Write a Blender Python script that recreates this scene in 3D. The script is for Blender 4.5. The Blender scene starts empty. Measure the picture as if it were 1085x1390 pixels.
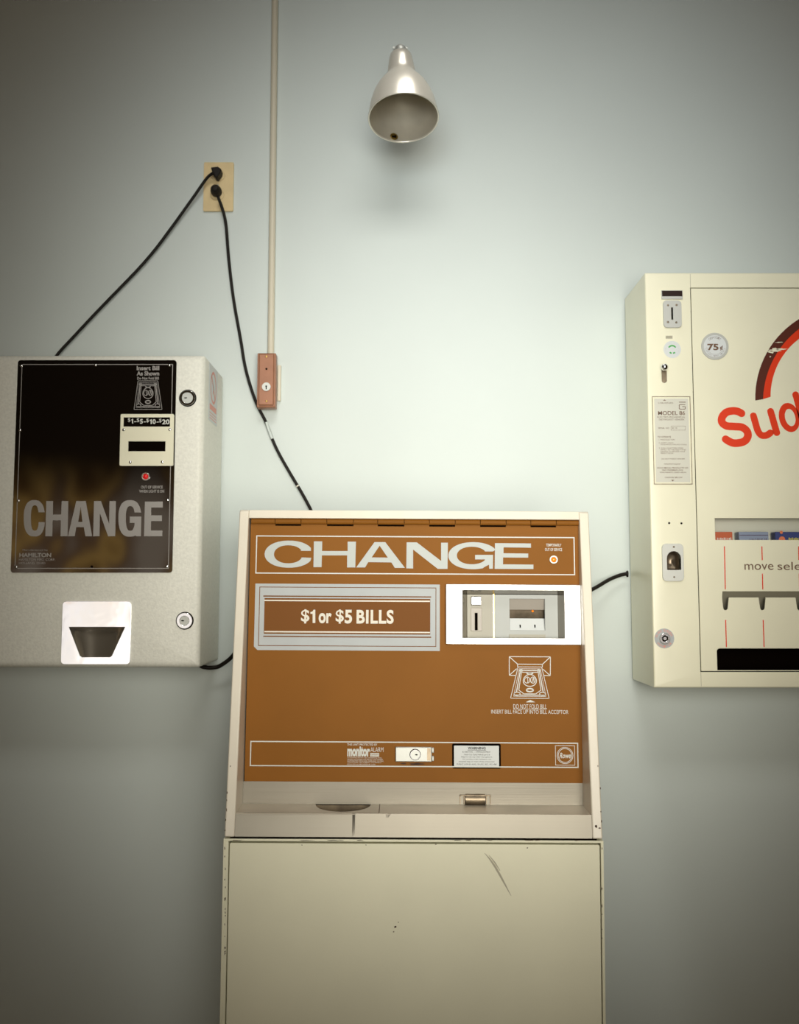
import bpy, bmesh, math, random
from mathutils import Vector as V, Matrix
from mathutils.geometry import delaunay_2d_cdt
random.seed(7)
S = bpy.context.scene
COL = S.collection
PI = math.pi
# ------------------------------------------------------------------ camera model
F, CX, CY, D, H = 1500.0, 542.5, 650.0, 2.54, 1.35
PT = math.atan(0.1); cp, sp = math.cos(PT), math.sin(PT)
CAM = V((0, -D, H))
def ray(px, py):
    x, y = (px-CX)/F, (CY-py)/F
    return V((x, cp-y*sp, sp+y*cp))
def at(px, py, Y):
    r = ray(px, py); return CAM + r*((Y+D)/r.y)
class Frame:
    def __init__(s, o, u, v):
        s.o = V(o); s.u = V(u).normalized(); s.v = V(v).normalized(); s.w = s.u.cross(s.v)
    def p(s, u, v, w=0): return s.o + s.u*u + s.v*v + s.w*w
    def uv(s, px, py, w=0):
        r = ray(px, py); t = (w - (CAM-s.o).dot(s.w))/r.dot(s.w)
        q = CAM + r*t - s.o; return (q.dot(s.u), q.dot(s.v))
    def rect(s, x0, y0, x1, y1, w=0):          # u0,u1,v0,v1 of an upright rectangle seen at these pixels
        mx, my = (x0+x1)/2, (y0+y1)/2
        return (s.uv(x0, my, w)[0], s.uv(x1, my, w)[0], s.uv(mx, y1, w)[1], s.uv(mx, y0, w)[1])
    def len(s, px, x=542, y=700, w=0):         # length of px pixels on this plane
        return (V(s.uv(x+px, y, w))-V(s.uv(x, y, w))).length
def wallf(Y): return Frame((0, Y, 0), (1, 0, 0), (0, 0, 1))
# ------------------------------------------------------------------ materials
MATS = {}
def mat(name, col, rough=.5, metal=0, bump=0, bscale=200, mott=0, mscale=8, spec=.5, coat=0, emit=None, estr=1, col2=None, aniso=None):
    if name in MATS: return MATS[name]
    m = bpy.data.materials.new(name); m.use_nodes = True
    nt = m.node_tree; b = nt.nodes['Principled BSDF']
    b.inputs['Base Color'].default_value = (*col, 1); b.inputs['Roughness'].default_value = rough
    b.inputs['Metallic'].default_value = metal; b.inputs['Specular IOR Level'].default_value = spec
    b.inputs['Coat Weight'].default_value = coat; b.inputs['Coat Roughness'].default_value = .05
    tc = nt.nodes.new('ShaderNodeTexCoord')
    if mott:
        n = nt.nodes.new('ShaderNodeTexNoise'); n.inputs['Scale'].default_value = mscale; n.inputs['Detail'].default_value = 6
        nt.links.new(tc.outputs['Object'], n.inputs['Vector'])
        r = nt.nodes.new('ShaderNodeValToRGB'); r.color_ramp.elements[0].position = .35; r.color_ramp.elements[1].position = .65
        c2 = col2 or tuple(c*(1-mott) for c in col)
        r.color_ramp.elements[0].color = (*c2, 1); r.color_ramp.elements[1].color = (*col, 1)
        nt.links.new(n.outputs['Fac'], r.inputs['Fac']); nt.links.new(r.outputs['Color'], b.inputs['Base Color'])
    if bump:
        n = nt.nodes.new('ShaderNodeTexNoise'); n.inputs['Scale'].default_value = bscale; n.inputs['Detail'].default_value = 3
        if aniso:
            mp = nt.nodes.new('ShaderNodeMapping'); mp.inputs['Scale'].default_value = aniso
            nt.links.new(tc.outputs['Object'], mp.inputs['Vector']); nt.links.new(mp.outputs['Vector'], n.inputs['Vector'])
        else: nt.links.new(tc.outputs['Object'], n.inputs['Vector'])
        bp = nt.nodes.new('ShaderNodeBump'); bp.inputs['Strength'].default_value = bump; bp.inputs['Distance'].default_value = .001
        nt.links.new(n.outputs['Fac'], bp.inputs['Height']); nt.links.new(bp.outputs['Normal'], b.inputs['Normal'])
    if emit:
        b.inputs['Emission Color'].default_value = (*emit, 1); b.inputs['Emission Strength'].default_value = estr
    MATS[name] = m; return m
M_wall = mat('wall_paint', (.655, .72, .70), .55, bump=.25, bscale=60, mott=.03, mscale=3)
M_floor = mat('floor_tile', (.42, .33, .23), .5, mott=.15, mscale=4)
M_ivory = mat('ivory_enamel', (.80, .74, .62), .35, bump=.15, bscale=120, mott=.05, mscale=14)
M_cab = mat('cream_cabinet_paint', (.90, .88, .68), .4, bump=.2, bscale=90, mott=.05, mscale=6)
M_hamm = mat('grey_hammered_paint', (.88, .88, .79), .45, bump=.5, bscale=260, mott=.10, mscale=190)
M_vend = mat('cream_vending_paint', (.92, .895, .69), .3, bump=.08, bscale=60, mott=.03, mscale=10)
M_brown = mat('brown_enamel', (.265, .103, .014), .58, spec=.13, bump=.12, bscale=150, mott=.06, mscale=10)
M_brown2 = mat('brown_label', (.20, .078, .018), .6, spec=.12)
M_gap = mat('dark_gap', (.005, .003, .002), .9, spec=0)
M_recess = mat('recess_metal', (.30, .27, .23), .25, 1)
M_cup = mat('cup_steel', (.50, .45, .37), .16, .8)
M_black = mat('black_acrylic', (.006, .004, .003), .04, spec=.6)
M_blackm = mat('black_matte', (.008, .007, .006), .6)
M_silverink = mat('silver_ink', (.55, .585, .565), .6, spec=.2)
M_greyink = mat('grey_ink', (.36, .34, .32), .5)
M_creamink = mat('cream_ink', (.80, .76, .66), .6, spec=.2)
M_paleink = mat('pale_ink', (.66, .67, .62), .5)
M_label = mat('silver_label', (.50, .53, .54), .6, spec=.2, mott=.05, mscale=20)
M_white = mat('white_label', (.72, .75, .75), .55, spec=.2)
M_chrome = mat('chrome', (.86, .86, .88), .08, 1, bump=.06, bscale=30)
M_bezel = mat('satin_chrome', (.93, .92, .91), .34, .65)
M_steel = mat('stainless_steel', (.33, .305, .255), .5, .72, bump=.12, bscale=5, aniso=(1, 60, 60), mott=.1, mscale=5)
M_alum = mat('brushed_aluminium', (.52, .53, .50), .5, .6, bump=.1, bscale=300)
M_brass = mat('brass_edge', (.7, .5, .15), .3, 1)
M_dirtym = mat('tarnished_metal', (.30, .24, .17), .4, .8, mott=.4, mscale=60)
M_lampout = mat('lamp_enamel', (.82, .78, .69), .3, .5, mott=.08, mscale=12)
M_lampin = mat('lamp_inner', (.62, .57, .47), .42, .4, mott=.15, mscale=20)
M_plate = mat('almond_plastic', (.82, .64, .34), .45, mott=.12, mscale=30)
M_cord = mat('black_cord', (.010, .007, .005), .55, spec=.25)
M_paint = mat('conduit_paint', (.68, .63, .50), .45, bump=.2, bscale=80)
M_copper = mat('copper_paint', (.35, .15, .078), .4, .15, mott=.12, mscale=40)
M_red = mat('red_ink', (.82, .045, .006), .35)
M_dkbrown = mat('maroon_ink', (.10, .018, .008), .35)
M_dktext = mat('dark_brown_ink', (.16, .08, .04), .5)
M_green = mat('green_ink', (.06, .42, .08), .5)
M_redl = mat('red_lens', (.6, .01, .01), .15, emit=(1, .02, .02), estr=.15)
M_amber = mat('amber_lens', (.9, .25, .01), .15, emit=(1, .25, .02), estr=.35)
M_rust = mat('rust', (.09, .04, .02), .8, mott=.5, mscale=200)
M_pinkred = mat('faded_red_ink', (.78, .33, .26), .5)
M_inner = mat('inner_metal', (.40, .38, .31), .5)
M_accept = mat('grey_plastic', (.43, .45, .43), .5)
M_guide = mat('slot_metal', (.42, .38, .33), .45)
M_cupchrome = mat('cup_chrome', (.86, .86, .88), .07, 1, bump=.5, bscale=11)
M_platef = mat('plate_face', (.68, .67, .58), .5)
M_smudge = mat('smudge', (.42, .39, .29), .5)
# ------------------------------------------------------------------ mesh builder
def rrect(u0, u1, v0, v1, r, n=5):
    out = []
    for cx, cy, a in ((u1-r, v1-r, 0), (u0+r, v1-r, 90), (u0+r, v0+r, 180), (u1-r, v0+r, 270)):
        for i in range(n+1):
            t = math.radians(a+90*i/n); out.append((cx+r*math.cos(t), cy+r*math.sin(t)))
    return out
def circ(cx, cy, rx, ry=None, n=32, a0=0):
    ry = ry or rx
    return [(cx+rx*math.cos(a0+2*PI*i/n), cy+ry*math.sin(a0+2*PI*i/n)) for i in range(n)]
def fill(loops):
    """triangulate an outline with holes (even-odd)"""
    loops = [[V(q) for q in l] for l in loops]; vs = []; ed = []
    for l in loops:
        b = len(vs); vs += l; ed += [(b+i, b+(i+1) % len(l)) for i in range(len(l))]
    ov, _, of, *_r = delaunay_2d_cdt(vs, ed, [], 0, 1e-7)
    def wind(l, p):
        c = 0
        for i in range(len(l)):
            a, b = l[i-1], l[i]
            if (a.y > p.y) != (b.y > p.y) and p.x < (b.x-a.x)*(p.y-a.y)/(b.y-a.y)+a.x: c += 1 if b.y > a.y else -1
        return c != 0
    def inside(p): return wind(loops[0], p) and not any(wind(l, p) for l in loops[1:])
    ov = [V((q.x, q.y)) for q in ov]
    tr = [tuple(t) for t in of if inside((ov[t[0]]+ov[t[1]]+ov[t[2]])/3)]
    return [(q.x, q.y) for q in ov], tr
class MB:
    def __init__(s, fr=None): s.v = []; s.f = []; s.fr = fr
    def P(s, u, v, w=0): return s.fr.p(u, v, w) if s.fr else V((u, v, w))
    def add(s, vs, fs):
        b = len(s.v); s.v += [V(x) for x in vs]; s.f += [tuple(b+i for i in f) for f in fs]; return s
    def box(s, u0, u1, v0, v1, w0, w1):
        vs = [s.P(u, v, w) for w in (w0, w1) for v in (v0, v1) for u in (u0, u1)]
        return s.add(vs, [(0, 2, 3, 1), (4, 5, 7, 6), (0, 1, 5, 4), (2, 6, 7, 3), (0, 4, 6, 2), (1, 3, 7, 5)])
    def prism(s, poly, w0, w1, holes=(), back=True):
        loops = [list(poly)]+[list(h) for h in holes]
        pts, tris = fill(loops)
        s.add([s.P(x, y, w1) for x, y in pts], tris)
        if abs(w1-w0) < 1e-9: return s
        if back: s.add([s.P(x, y, w0) for x, y in pts], [t[::-1] for t in tris])
        flat = [q for l in loops for q in l]; n = len(flat)
        vs = [s.P(x, y, w1) for x, y in flat]+[s.P(x, y, w0) for x, y in flat]
        fs = []; b = 0
        for l in loops:
            m = len(l)
            for i in range(m):
                j = (i+1) % m; fs.append((b+i, b+j, n+b+j, n+b+i))
            b += m
        return s.add(vs, fs)
    def ring(s, cu, cv, r0, r1, w0, w1, n=40):
        return s.prism(circ(cu, cv, r1, n=n), w0, w1, [circ(cu, cv, r0, n=n)])
    def disc(s, cu, cv, r, w0, w1, n=32, ry=None): return s.prism(circ(cu, cv, r, ry, n=n), w0, w1)
    def dome(s, cu, cv, r, w0, h, n=20, k=5):
        prof = [(r*math.cos(PI/2*i/k), w0+h*math.sin(PI/2*i/k)) for i in range(k)]
        vs = [s.P(cu+q*math.cos(2*PI*i/n), cv+q*math.sin(2*PI*i/n), w) for q, w in prof for i in range(n)]+[s.P(cu, cv, w0+h)]
        fs = [(a*n+i, a*n+(i+1) % n, (a+1)*n+(i+1) % n, (a+1)*n+i) for a in range(k-1) for i in range(n)]
        fs += [((k-1)*n+i, (k-1)*n+(i+1) % n, k*n) for i in range(n)]
        return s.add(vs, fs)
    def line(s, a, b, wd, w):                    # flat stroke in the frame's plane
        a, b = V(a), V(b); d = (b-a)
        if d.length < 1e-9: return s
        d.normalize(); n = V((-d.y, d.x))*wd/2
        q = [a-n, b-n, b+n, a+n]; return s.add([s.P(x.x, x.y, w) for x in q], [(0, 1, 2, 3)])
    def path(s, pts, wd, w, close=False):
        pts = list(pts); m = len(pts)
        for i in range(m if close else m-1): s.line(pts[i], pts[(i+1) % m], wd, w)
        return s
    def stroke(s, pts, wd, w0, w1, sub=6):       # smooth round-ended brush stroke as one outline
        P = [V(p) for p in pts]; Q = []
        for i in range(len(P)-1):
            p0, p1, p2, p3 = P[max(i-1, 0)], P[i], P[i+1], P[min(i+2, len(P)-1)]
            for k in range(sub):
                t = k/sub
                Q.append(.5*((2*p1)+(p2-p0)*t+(2*p0-5*p1+4*p2-p3)*t*t+(3*p1-p0-3*p2+p3)*t**3))
        Q.append(P[-1]); L = []; R = []
        for i, q in enumerate(Q):
            d = (Q[min(i+1, len(Q)-1)]-Q[max(i-1, 0)]).normalized(); n = V((-d.y, d.x))*wd/2
            L.append(q+n); R.append(q-n)
        def cap(c, st):
            a0 = math.atan2(st.y, st.x); return [c+V((math.cos(a0-PI*k/8), math.sin(a0-PI*k/8)))*wd/2 for k in range(1, 8)]
        out = L+cap(Q[-1], L[-1]-Q[-1])+R[::-1]+cap(Q[0], R[0]-Q[0])
        return s.prism([(q.x, q.y) for q in out], w0, w1)
    def frame2(s, u0, u1, v0, v1, t, w):         # thin printed outline
        return s.prism([(u0, v0), (u1, v0), (u1, v1), (u0, v1)], w, w, [[(u0+t, v0+t), (u1-t, v0+t), (u1-t, v1-t), (u0+t, v1-t)]])
    def tube(s, pts, r, n=12, sub=6, cap=True):
        P = [V(p) for p in pts]; Q = []
        for i in range(len(P)-1):
            p0, p1, p2, p3 = P[max(i-1, 0)], P[i], P[i+1], P[min(i+2, len(P)-1)]
            for k in range(sub):
                t = k/sub
                Q.append(.5*((2*p1)+(p2-p0)*t+(2*p0-5*p1+4*p2-p3)*t*t+(3*p1-p0-3*p2+p3)*t**3))
        Q.append(P[-1]); vs = []; up = None
        for i, q in enumerate(Q):
            d = (Q[min(i+1, len(Q)-1)]-Q[max(i-1, 0)]).normalized()
            if up is None: up = d.orthogonal().normalized()
            up = (up-d*up.dot(d)).normalized(); sd = d.cross(up)
            for k in range(n): vs.append(q+(up*math.cos(2*PI*k/n)+sd*math.sin(2*PI*k/n))*r)
        m = len(Q); fs = [(a*n+i, a*n+(i+1) % n, (a+1)*n+(i+1) % n, (a+1)*n+i) for a in range(m-1) for i in range(n)]
        if cap: fs += [tuple(range(n))[::-1], tuple((m-1)*n+i for i in range(n))]
        return s.add(vs, fs)
    def lathe(s, o, ax, prof, n=48):             # prof: (radius, distance along axis)
        ax = V(ax).normalized(); a = ax.orthogonal().normalized(); b = ax.cross(a); k = len(prof)
        vs = [V(o)+ax*h+(a*math.cos(2*PI*i/n)+b*math.sin(2*PI*i/n))*r for r, h in prof for i in range(n)]
        fs = [(q*n+i, q*n+(i+1) % n, (q+1)*n+(i+1) % n, (q+1)*n+i) for q in range(k-1) for i in range(n)]
        return s.add(vs, fs)
    def build(s, name, m, parent=None, root=None, bevel=0, smooth=False, seg=2):
        me = bpy.data.meshes.new(name); loc = root.location if root else V((0, 0, 0))
        me.from_pydata([tuple(v-loc) for v in s.v], [], s.f)
        bm = bmesh.new(); bm.from_mesh(me)
        bmesh.ops.remove_doubles(bm, verts=bm.verts, dist=1e-6)
        bmesh.ops.recalc_face_normals(bm, faces=bm.faces)
        bm.to_mesh(me); bm.free()
        me.materials.append(m)
        if smooth or bevel:
            for f in me.polygons: f.use_smooth = True
            if smooth != 'all':
                try: me.set_sharp_from_angle(angle=math.radians(38))
                except Exception: pass
        o = bpy.data.objects.new(name, me); COL.objects.link(o)
        if parent: o.parent = parent
        if bevel:
            b = o.modifiers.new('bevel', 'BEVEL'); b.width = bevel; b.segments = seg; b.limit_method = 'ANGLE'; b.angle_limit = math.radians(40)
        return o
def roundbox(mb, u0, u1, v0, v1, depth, r, rc, holes=(), hd=.003, k=5):
    """box whose front rim is rolled over with radius r; real holes through the front sheet"""
    L = []
    L.append((rrect(u0, u1, v0, v1, rc), -depth))
    for i in range(k+1):
        a = PI/2*i/k; ins = r*(1-math.cos(a)); L.append((rrect(u0+ins, u1-ins, v0+ins, v1-ins, max(rc-ins*.5, .0008)), -r+r*math.sin(a)))
    n = len(L[0][0]); vs = [mb.P(x, y, w) for pl, w in L for x, y in pl]
    fs = [(a*n+i, a*n+(i+1) % n, (a+1)*n+(i+1) % n, (a+1)*n+i) for a in range(len(L)-1) for i in range(n)]
    fs.append(tuple(range(n)))
    mb.add(vs, fs)
    loops = [L[-1][0]]+[list(h) for h in holes]
    pts, tris = fill(loops)
    mb.add([mb.P(x, y, 0) for x, y in pts], tris)
    for h in holes:
        m = len(h); mb.add([mb.P(x, y, 0) for x, y in h]+[mb.P(x, y, -hd) for x, y in h], [(i, (i+1) % m, m+(i+1) % m, m+i) for i in range(m)])
def text(mb, body, fr, bb, w, bold=0, shear=0, w0=0, pxplane=None, space=1):
    """lettering filling the pixel box bb=(x0,y0,x1,y1) on plane w of frame fr"""
    c = bpy.data.curves.new('t', 'FONT'); c.body = body; c.size = 1; c.offset = bold; c.shear = shear; c.resolution_u = 4; c.space_character = space
    o = bpy.data.objects.new('t', c); COL.objects.link(o)
    dg = bpy.context.evaluated_depsgraph_get(); dg.update()
    me = bpy.data.meshes.new_from_object(o.evaluated_get(dg))
    xs = [v.co.x for v in me.vertices]; ys = [v.co.y for v in me.vertices]
    if xs:
        x0, x1, y0, y1 = min(xs), max(xs), min(ys), max(ys)
        u0, u1, v0, v1 = fr.rect(*bb, w)
        mb.add([fr.p(u0+(v.co.x-x0)/max(x1-x0, 1e-6)*(u1-u0), v0+(v.co.y-y0)/max(y1-y0, 1e-6)*(v1-v0), w) for v in me.vertices], [tuple(p.vertices) for p in me.polygons])
    bpy.data.objects.remove(o); bpy.data.curves.remove(c); bpy.data.meshes.remove(me)
def one(mb, fr, bb, w):
    x0, y0, x1, y1 = bb; W_ = x1-x0; H_ = y1-y0
    mb.prism([fr.uv(x0+W_*a, y0+H_*b, w) for a, b in ((.45, 1), (1, 1), (1, 0), (.62, 0), (.5, .1), (.25, .16), (0, .17), (0, .31), (.45, .31))], w, w)
def sup(cx, cy, rx, ry, n, y0, y1, seg=28):
    t0 = math.asin(min(1, max(0, (cy-y0)/ry)**(n/2))); t1 = 2*PI-math.asin(min(1, max(0, (y1-cy)/ry)**(n/2))); out = []
    for i in range(seg+1):
        t = t0+(t1-t0)*i/seg; c, s = math.cos(t), math.sin(t)
        out.append((cx+rx*math.copysign(abs(c)**(2/n), c), cy-ry*math.copysign(abs(s)**(2/n), s)))
    return out
def thing(name, label, cat, loc, group=None):
    o = bpy.data.objects.new(name, None); COL.objects.link(o); o.location = loc; o.empty_display_size = .05
    o['label'] = label; o['category'] = cat
    if group: o['group'] = group
    return o
def tag(o, label, cat, group=None):
    o['label'] = label; o['category'] = cat
    if group: o['group'] = group
    return o
bpy.context.view_layer.update()
# ------------------------------------------------------------------ the room
mb = MB(); mb.box(-3.2, 3.2, 0, .12, 0, 3.3)
o = mb.build('wall_back', M_wall); o['kind'] = 'structure'
mb = MB(); mb.box(-3.2, 3.2, -4.5, 0, -.1, 0)
o = mb.build('floor', M_floor); o['kind'] = 'structure'
WF = wallf(0)
# ------------------------------------------------------------------ conduit
c0 = at(368, 476, -.011); c1 = at(374, 0, -.011)
cxm = (at(374.2, 2, -.011).x+at(367, 470, -.011).x)/2
mb = MB(); mb.lathe((cxm, -.011, c0.z-.01), (0, 0, 1), [(0, 0), (.0078, 0), (.0078, 3.3-c0.z), (0, 3.3-c0.z)], 20)
mb.build('conduit', M_paint, smooth=True)
o = bpy.data.objects['conduit']; tag(o, 'cream painted metal conduit running up the wall above the copper key switch box', 'pipe')
# ------------------------------------------------------------------ key switch
bf = wallf(-.058)
r_ = thing('key_switch_box', 'small copper coloured metal key switch box at the foot of the cream conduit', 'switch', V((at(362, 552, -.03).x, 0, at(362, 552, -.05).z)))
u0, u1, v0, v1 = bf.rect(348.7, 478.5, 374, 552.5)
mb = MB(bf); mb.prism([(u0, v0), (u1, v0), (u1, v1), (u0, v1)], -.038, -.006)
mb.build('housing', M_copper, r_, r_, bevel=.002)
a0, a1, b0, b1 = bf.rect(351, 480, 372, 550)
mb = MB(bf); mb.box(a0, a1, b0, b1, -.0058, 0)
fp = mb.build('cover_plate', M_copper, r_, r_, bevel=.0025)
mb = MB(bf); mb.box(u0+.012, u1-.004, v0+.008, v1-.004, -.057, -.0382); mb.build('back_plate', M_paint, r_, r_)
x0, x1, y0, y1 = WF.rect(377.5, 497, 382, 545)
mb = MB(WF); mb.box(x0, x1, y0, y1, .001, .012); mb.build('mounting_tab', M_paint, r_, r_, bevel=.001)
cu, cv = bf.uv(361.8, 525.3)
mb = MB(bf); mb.disc(cu, cv, .0098, 0, .004); lk = mb.build('key_cylinder', M_alum, r_, r_, bevel=.0008)
mb = MB(bf); mb.box(cu-.0012, cu+.0012, cv-.006, cv+.002, .004, .0043); mb.disc(cu, cv+.001, .002, .004, .0043); mb.build('keyhole', M_gap, lk, r_)
for q in ((361.8, 484), (361.8, 544.6)):
    a, b = bf.uv(*q); mb = MB(bf); mb.dome(a, b, .0026, 0, .0012); mb.build('screw', M_brass, r_, r_, smooth=True)
a, b = bf.uv(361.8, 500.8); mb = MB(bf); mb.disc(a, b, .0024, .0001, .0003); mb.build('pilot_hole', M_gap, r_, r_)
# ------------------------------------------------------------------ outlet
of = wallf(-.0015)
u0, u1, v0, v1 = of.rect(277, 221.5, 317.5, 287.5)
r_ = thing('wall_outlet', 'almond duplex wall outlet plate left of the conduit with two black plugs in it', 'outlet', V(((u0+u1)/2, 0, v0)))
mb = MB(of)
rec = [of.uv(296.5, 240), of.uv(295.5, 266)]
mb.prism(rrect(u0, u1, v0, v1, .003), 0, .006, [circ(q[0]+0.0, q[1], .0165, .0135, 24) for q in rec])
mb.build('face_plate', M_plate, r_, r_, bevel=.0018)
for q in rec:
    mb = MB(of); mb.disc(q[0], q[1], .0162, 0, .0068, 24, ry=.0132); rr = mb.build('receptacle', M_plate, r_, r_, bevel=.0006)
    mb = MB(of)
    for s in (-1, 1): mb.box(q[0]+s*.0062-.0008, q[0]+s*.0062+.0008, q[1]-.003, q[1]+.005, .0068, .007)
    mb.build('slot', M_gap, rr, r_)
a, b = of.uv(296, 253); mb = MB(of); mb.dome(a, b, .003, .006, .001); mb.build('screw', M_alum, r_, r_, smooth=True)
# ------------------------------------------------------------------ cords
def cord(label, pts, r, plug=None):
    P = [at(x, y, Y) for x, y, Y in pts]
    o = thing('power_cord', label, 'cord', P[0])
    mb = MB(); mb.tube(P, r); mb.build('cable', M_cord, o, o, smooth='all')
    return o, P
oA, P = cord('black cord with angled plug, from the upper outlet socket to the grey box', [(290.5, 235.5, -.036), (288, 235.8, -.034), (280, 243, -.028), (262.4, 268, -.02), (238, 302, -.014), (212, 337, -.011), (188, 365, -.010), (160, 394, -.009), (130, 425, -.009), (102, 455, -.009), (79, 480, -.009), (66, 500, -.0085)], .0035)
mb = MB(of); a, b = of.uv(297, 241)
mb.prism([(a-.0135, b+.0115), (a+.003, b+.0135), (a+.0115, b+.008), (a+.010, b-.001), (a+.002, b-.0135), (a-.003, b-.012), (a-.009, b-.002)], .0072, .036)
mb.build('plug', M_cord, oA, oA, bevel=.004, seg=3)
oB, P = cord('long black cord from the lower outlet socket down to the tan change machine', [(296, 266, -.034), (297.5, 271, -.034), (301.8, 283, -.026), (306.7, 304, -.018), (310.5, 350, -.012), (317, 405, -.010), (327, 462, -.010), (332, 493, -.011), (339, 520.5, -.012), (348.5, 548, -.012), (360.6, 572, -.011), (370, 596.5, -.010), (378.7, 615.4, -.010), (394.3, 643, -.010), (409.8, 669, -.011), (421, 689.7, -.012), (428, 706, -.03), (434, 730, -.07), (440, 745, -.113)], .0036)
mb = MB(of); a, b = of.uv(295, 262.5)
mb.lathe(of.p(a, b, .0072), of.w, [(0, 0), (.0125, 0), (.013, .012), (.011, .022), (.006, .030), (0, .031)], 20)
mb.build('plug', M_cord, oB, oB, smooth=True)
mb = MB(); mb.tube([at(361.5, 573, -.0125), at(366, 586, -.0125), at(369.6, 595.5, -.0125)], .0031, cap=True); mb.build('paint_smear', M_wall, oB, oB, smooth='all')
mb = MB(); mb.tube([at(403.6, 659.0, -.0110), at(404.6, 660.5, -.0110)], .0039); mb.build('paint_speck', M_creamink, oB, oB, smooth='all')
oC, P = cord('short black cord between the tan change machine and the vending machine side', [(735, 838, -.113), (752, 828, -.105), (778, 813, -.10), (807, 798.7, -.085), (826, 787.5, -.055), (840, 781.5, -.038), (847.5, 779.5, -.034), (851.8, 779, -.034)], .0042)
mb = MB(); q = at(850.4, 779, -.034); mb.lathe(q, (1, 0, 0), [(0, 0), (.006, 0), (.0075, .002), (.0075, .004), (0, .004)], 20)
mb.build('strain_relief', M_cord, oC, oC, smooth=True)
oD, P = cord('thick black cord curving from under the grey box to the tan change machine', [(268, 898, -.06), (274, 904.5, -.06), (280, 906, -.06), (287, 906.3, -.06), (296, 905, -.06), (305, 899.8, -.065), (315.2, 891.2, -.07), (330, 873, -.09), (350, 862, -.105), (368, 856, -.113)], .0046)
# ------------------------------------------------------------------ lamp
lc = at(548, 160, -.29)
view = (CAM-lc).normalized(); elev = math.asin(-view.z)
ang = elev+math.radians(47.5)                       # opening direction below horizontal
axd = V((.035, -math.cos(ang), -math.sin(ang))).normalized()   # from neck to mouth
r_ = thing('wall_lamp', 'satin metal bell shaped spotlight hanging high on the wall, mouth down', 'lamp', V((lc.x, 0, lc.z)))
K = F/(lc.y+D)
R0 = 49.6/K
Lx = .185
prof = [(.0105, 0), (.0150, .006), (.0235, .012), (.0262, .026), (.0285, .045), (.0300, .058), (.0302, .066), (.0350, .075), (.0440, .088), (.0540, .104), (.0620, .122), (.0680, .142), (.0715, .160), (R0-.0008, .176), (R0, Lx)]
neck = lc-axd*Lx
inn = [(R0-.0022, Lx), (R0-.003, .176), (.0695, .160), (.066, .142), (.060, .122), (.052, .104), (.042, .088), (.033, .075), (.028, .066), (.026, .045), (.021, .026), (.0, .018)]
mb = MB(); mb.lathe(neck, axd, prof, 64); sh = mb.build('shade', M_lampout, r_, r_, smooth='all')
mb = MB(); mb.lathe(neck, axd, inn, 64); mb.build('reflector', M_lampin, sh, r_, smooth='all')
mb = MB(); rim = [(R0, Lx), (R0+.0012, Lx+.0008), (R0+.0004, Lx+.0022), (R0-.0022, Lx+.0012), (R0-.0024, Lx-.001)]
mb.lathe(neck, axd, rim, 64); mb.build('rim', M_lampout, sh, r_, smooth='all')
mb = MB(); mb.lathe(neck, axd, [(0, .03), (.016, .03), (.018, .05), (.018, .085), (.013, .088), (.012, .07), (0, .07)], 24); mb.build('socket', M_blackm, r_, r_, smooth=True)
# vent near the rim on the far inner side
q0 = lc+axd*(-.006); side = V((0, 0, 0))
dn = (axd.cross(V((1, 0, 0)))).normalized()
if dn.y < 0: dn = -dn
dirv = (dn+V((-.30, 0, 0))).normalized(); dirv = (dirv-axd*dirv.dot(axd)).normalized()
vf = Frame(lc-axd*.010+dirv*(R0-.0042), dirv.cross(axd), axd)
if vf.w.dot(dirv) > 0: vf = Frame(vf.o, -vf.u, axd)
mb = MB(vf); mb.disc(0, 0, .0088, 0, .0008, 20); vt = mb.build('vent_grommet', M_brass, r_, r_)
mb = MB(vf); mb.box(-.005, -.001, -.004, .004, .0008, .0011); mb.box(-.001, .005, -.001, .004, .0008, .0011); mb.build('vent_hole', M_gap, vt, r_)
# swivel, ears, arm, canopy
mb = MB(); mb.lathe(neck-axd*.016, axd, [(0, -.002), (.008, 0), (.0118, .005), (.0125, .012), (.0125, .018), (0, .018)], 24); mb.build('swivel_joint', M_alum, r_, r_, smooth=True)
mb = MB(); mb.lathe(neck-axd*.0105+V((-.0165, 0, .001)), (1, 0, 0), [(0, 0), (.0035, .0005), (.0035, .004), (.002, .0045), (.002, .0285), (.0035, .029), (.0035, .0325), (0, .033)], 16); mb.build('pivot_bolt', M_alum, r_, r_, smooth=True)
can = V((lc.x, -.002, at(546, 118, 0).z))
s0 = neck-axd*.012
mb = MB(); mb.tube([s0, s0+V((0, .03, .003)), s0+(can-s0)*.5+V((0, 0, .006)), can+V((0, -.02, 0)), can], .006, 12); mb.build('arm', M_alum, r_, r_, smooth='all')
mb = MB(); mb.lathe(can, (0, -1, 0), [(0, 0), (.045, 0), (.045, .004), (.036, .012), (.012, .02), (0, .02)], 40); mb.build('canopy', M_lampout, r_, r_, smooth=True)

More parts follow.
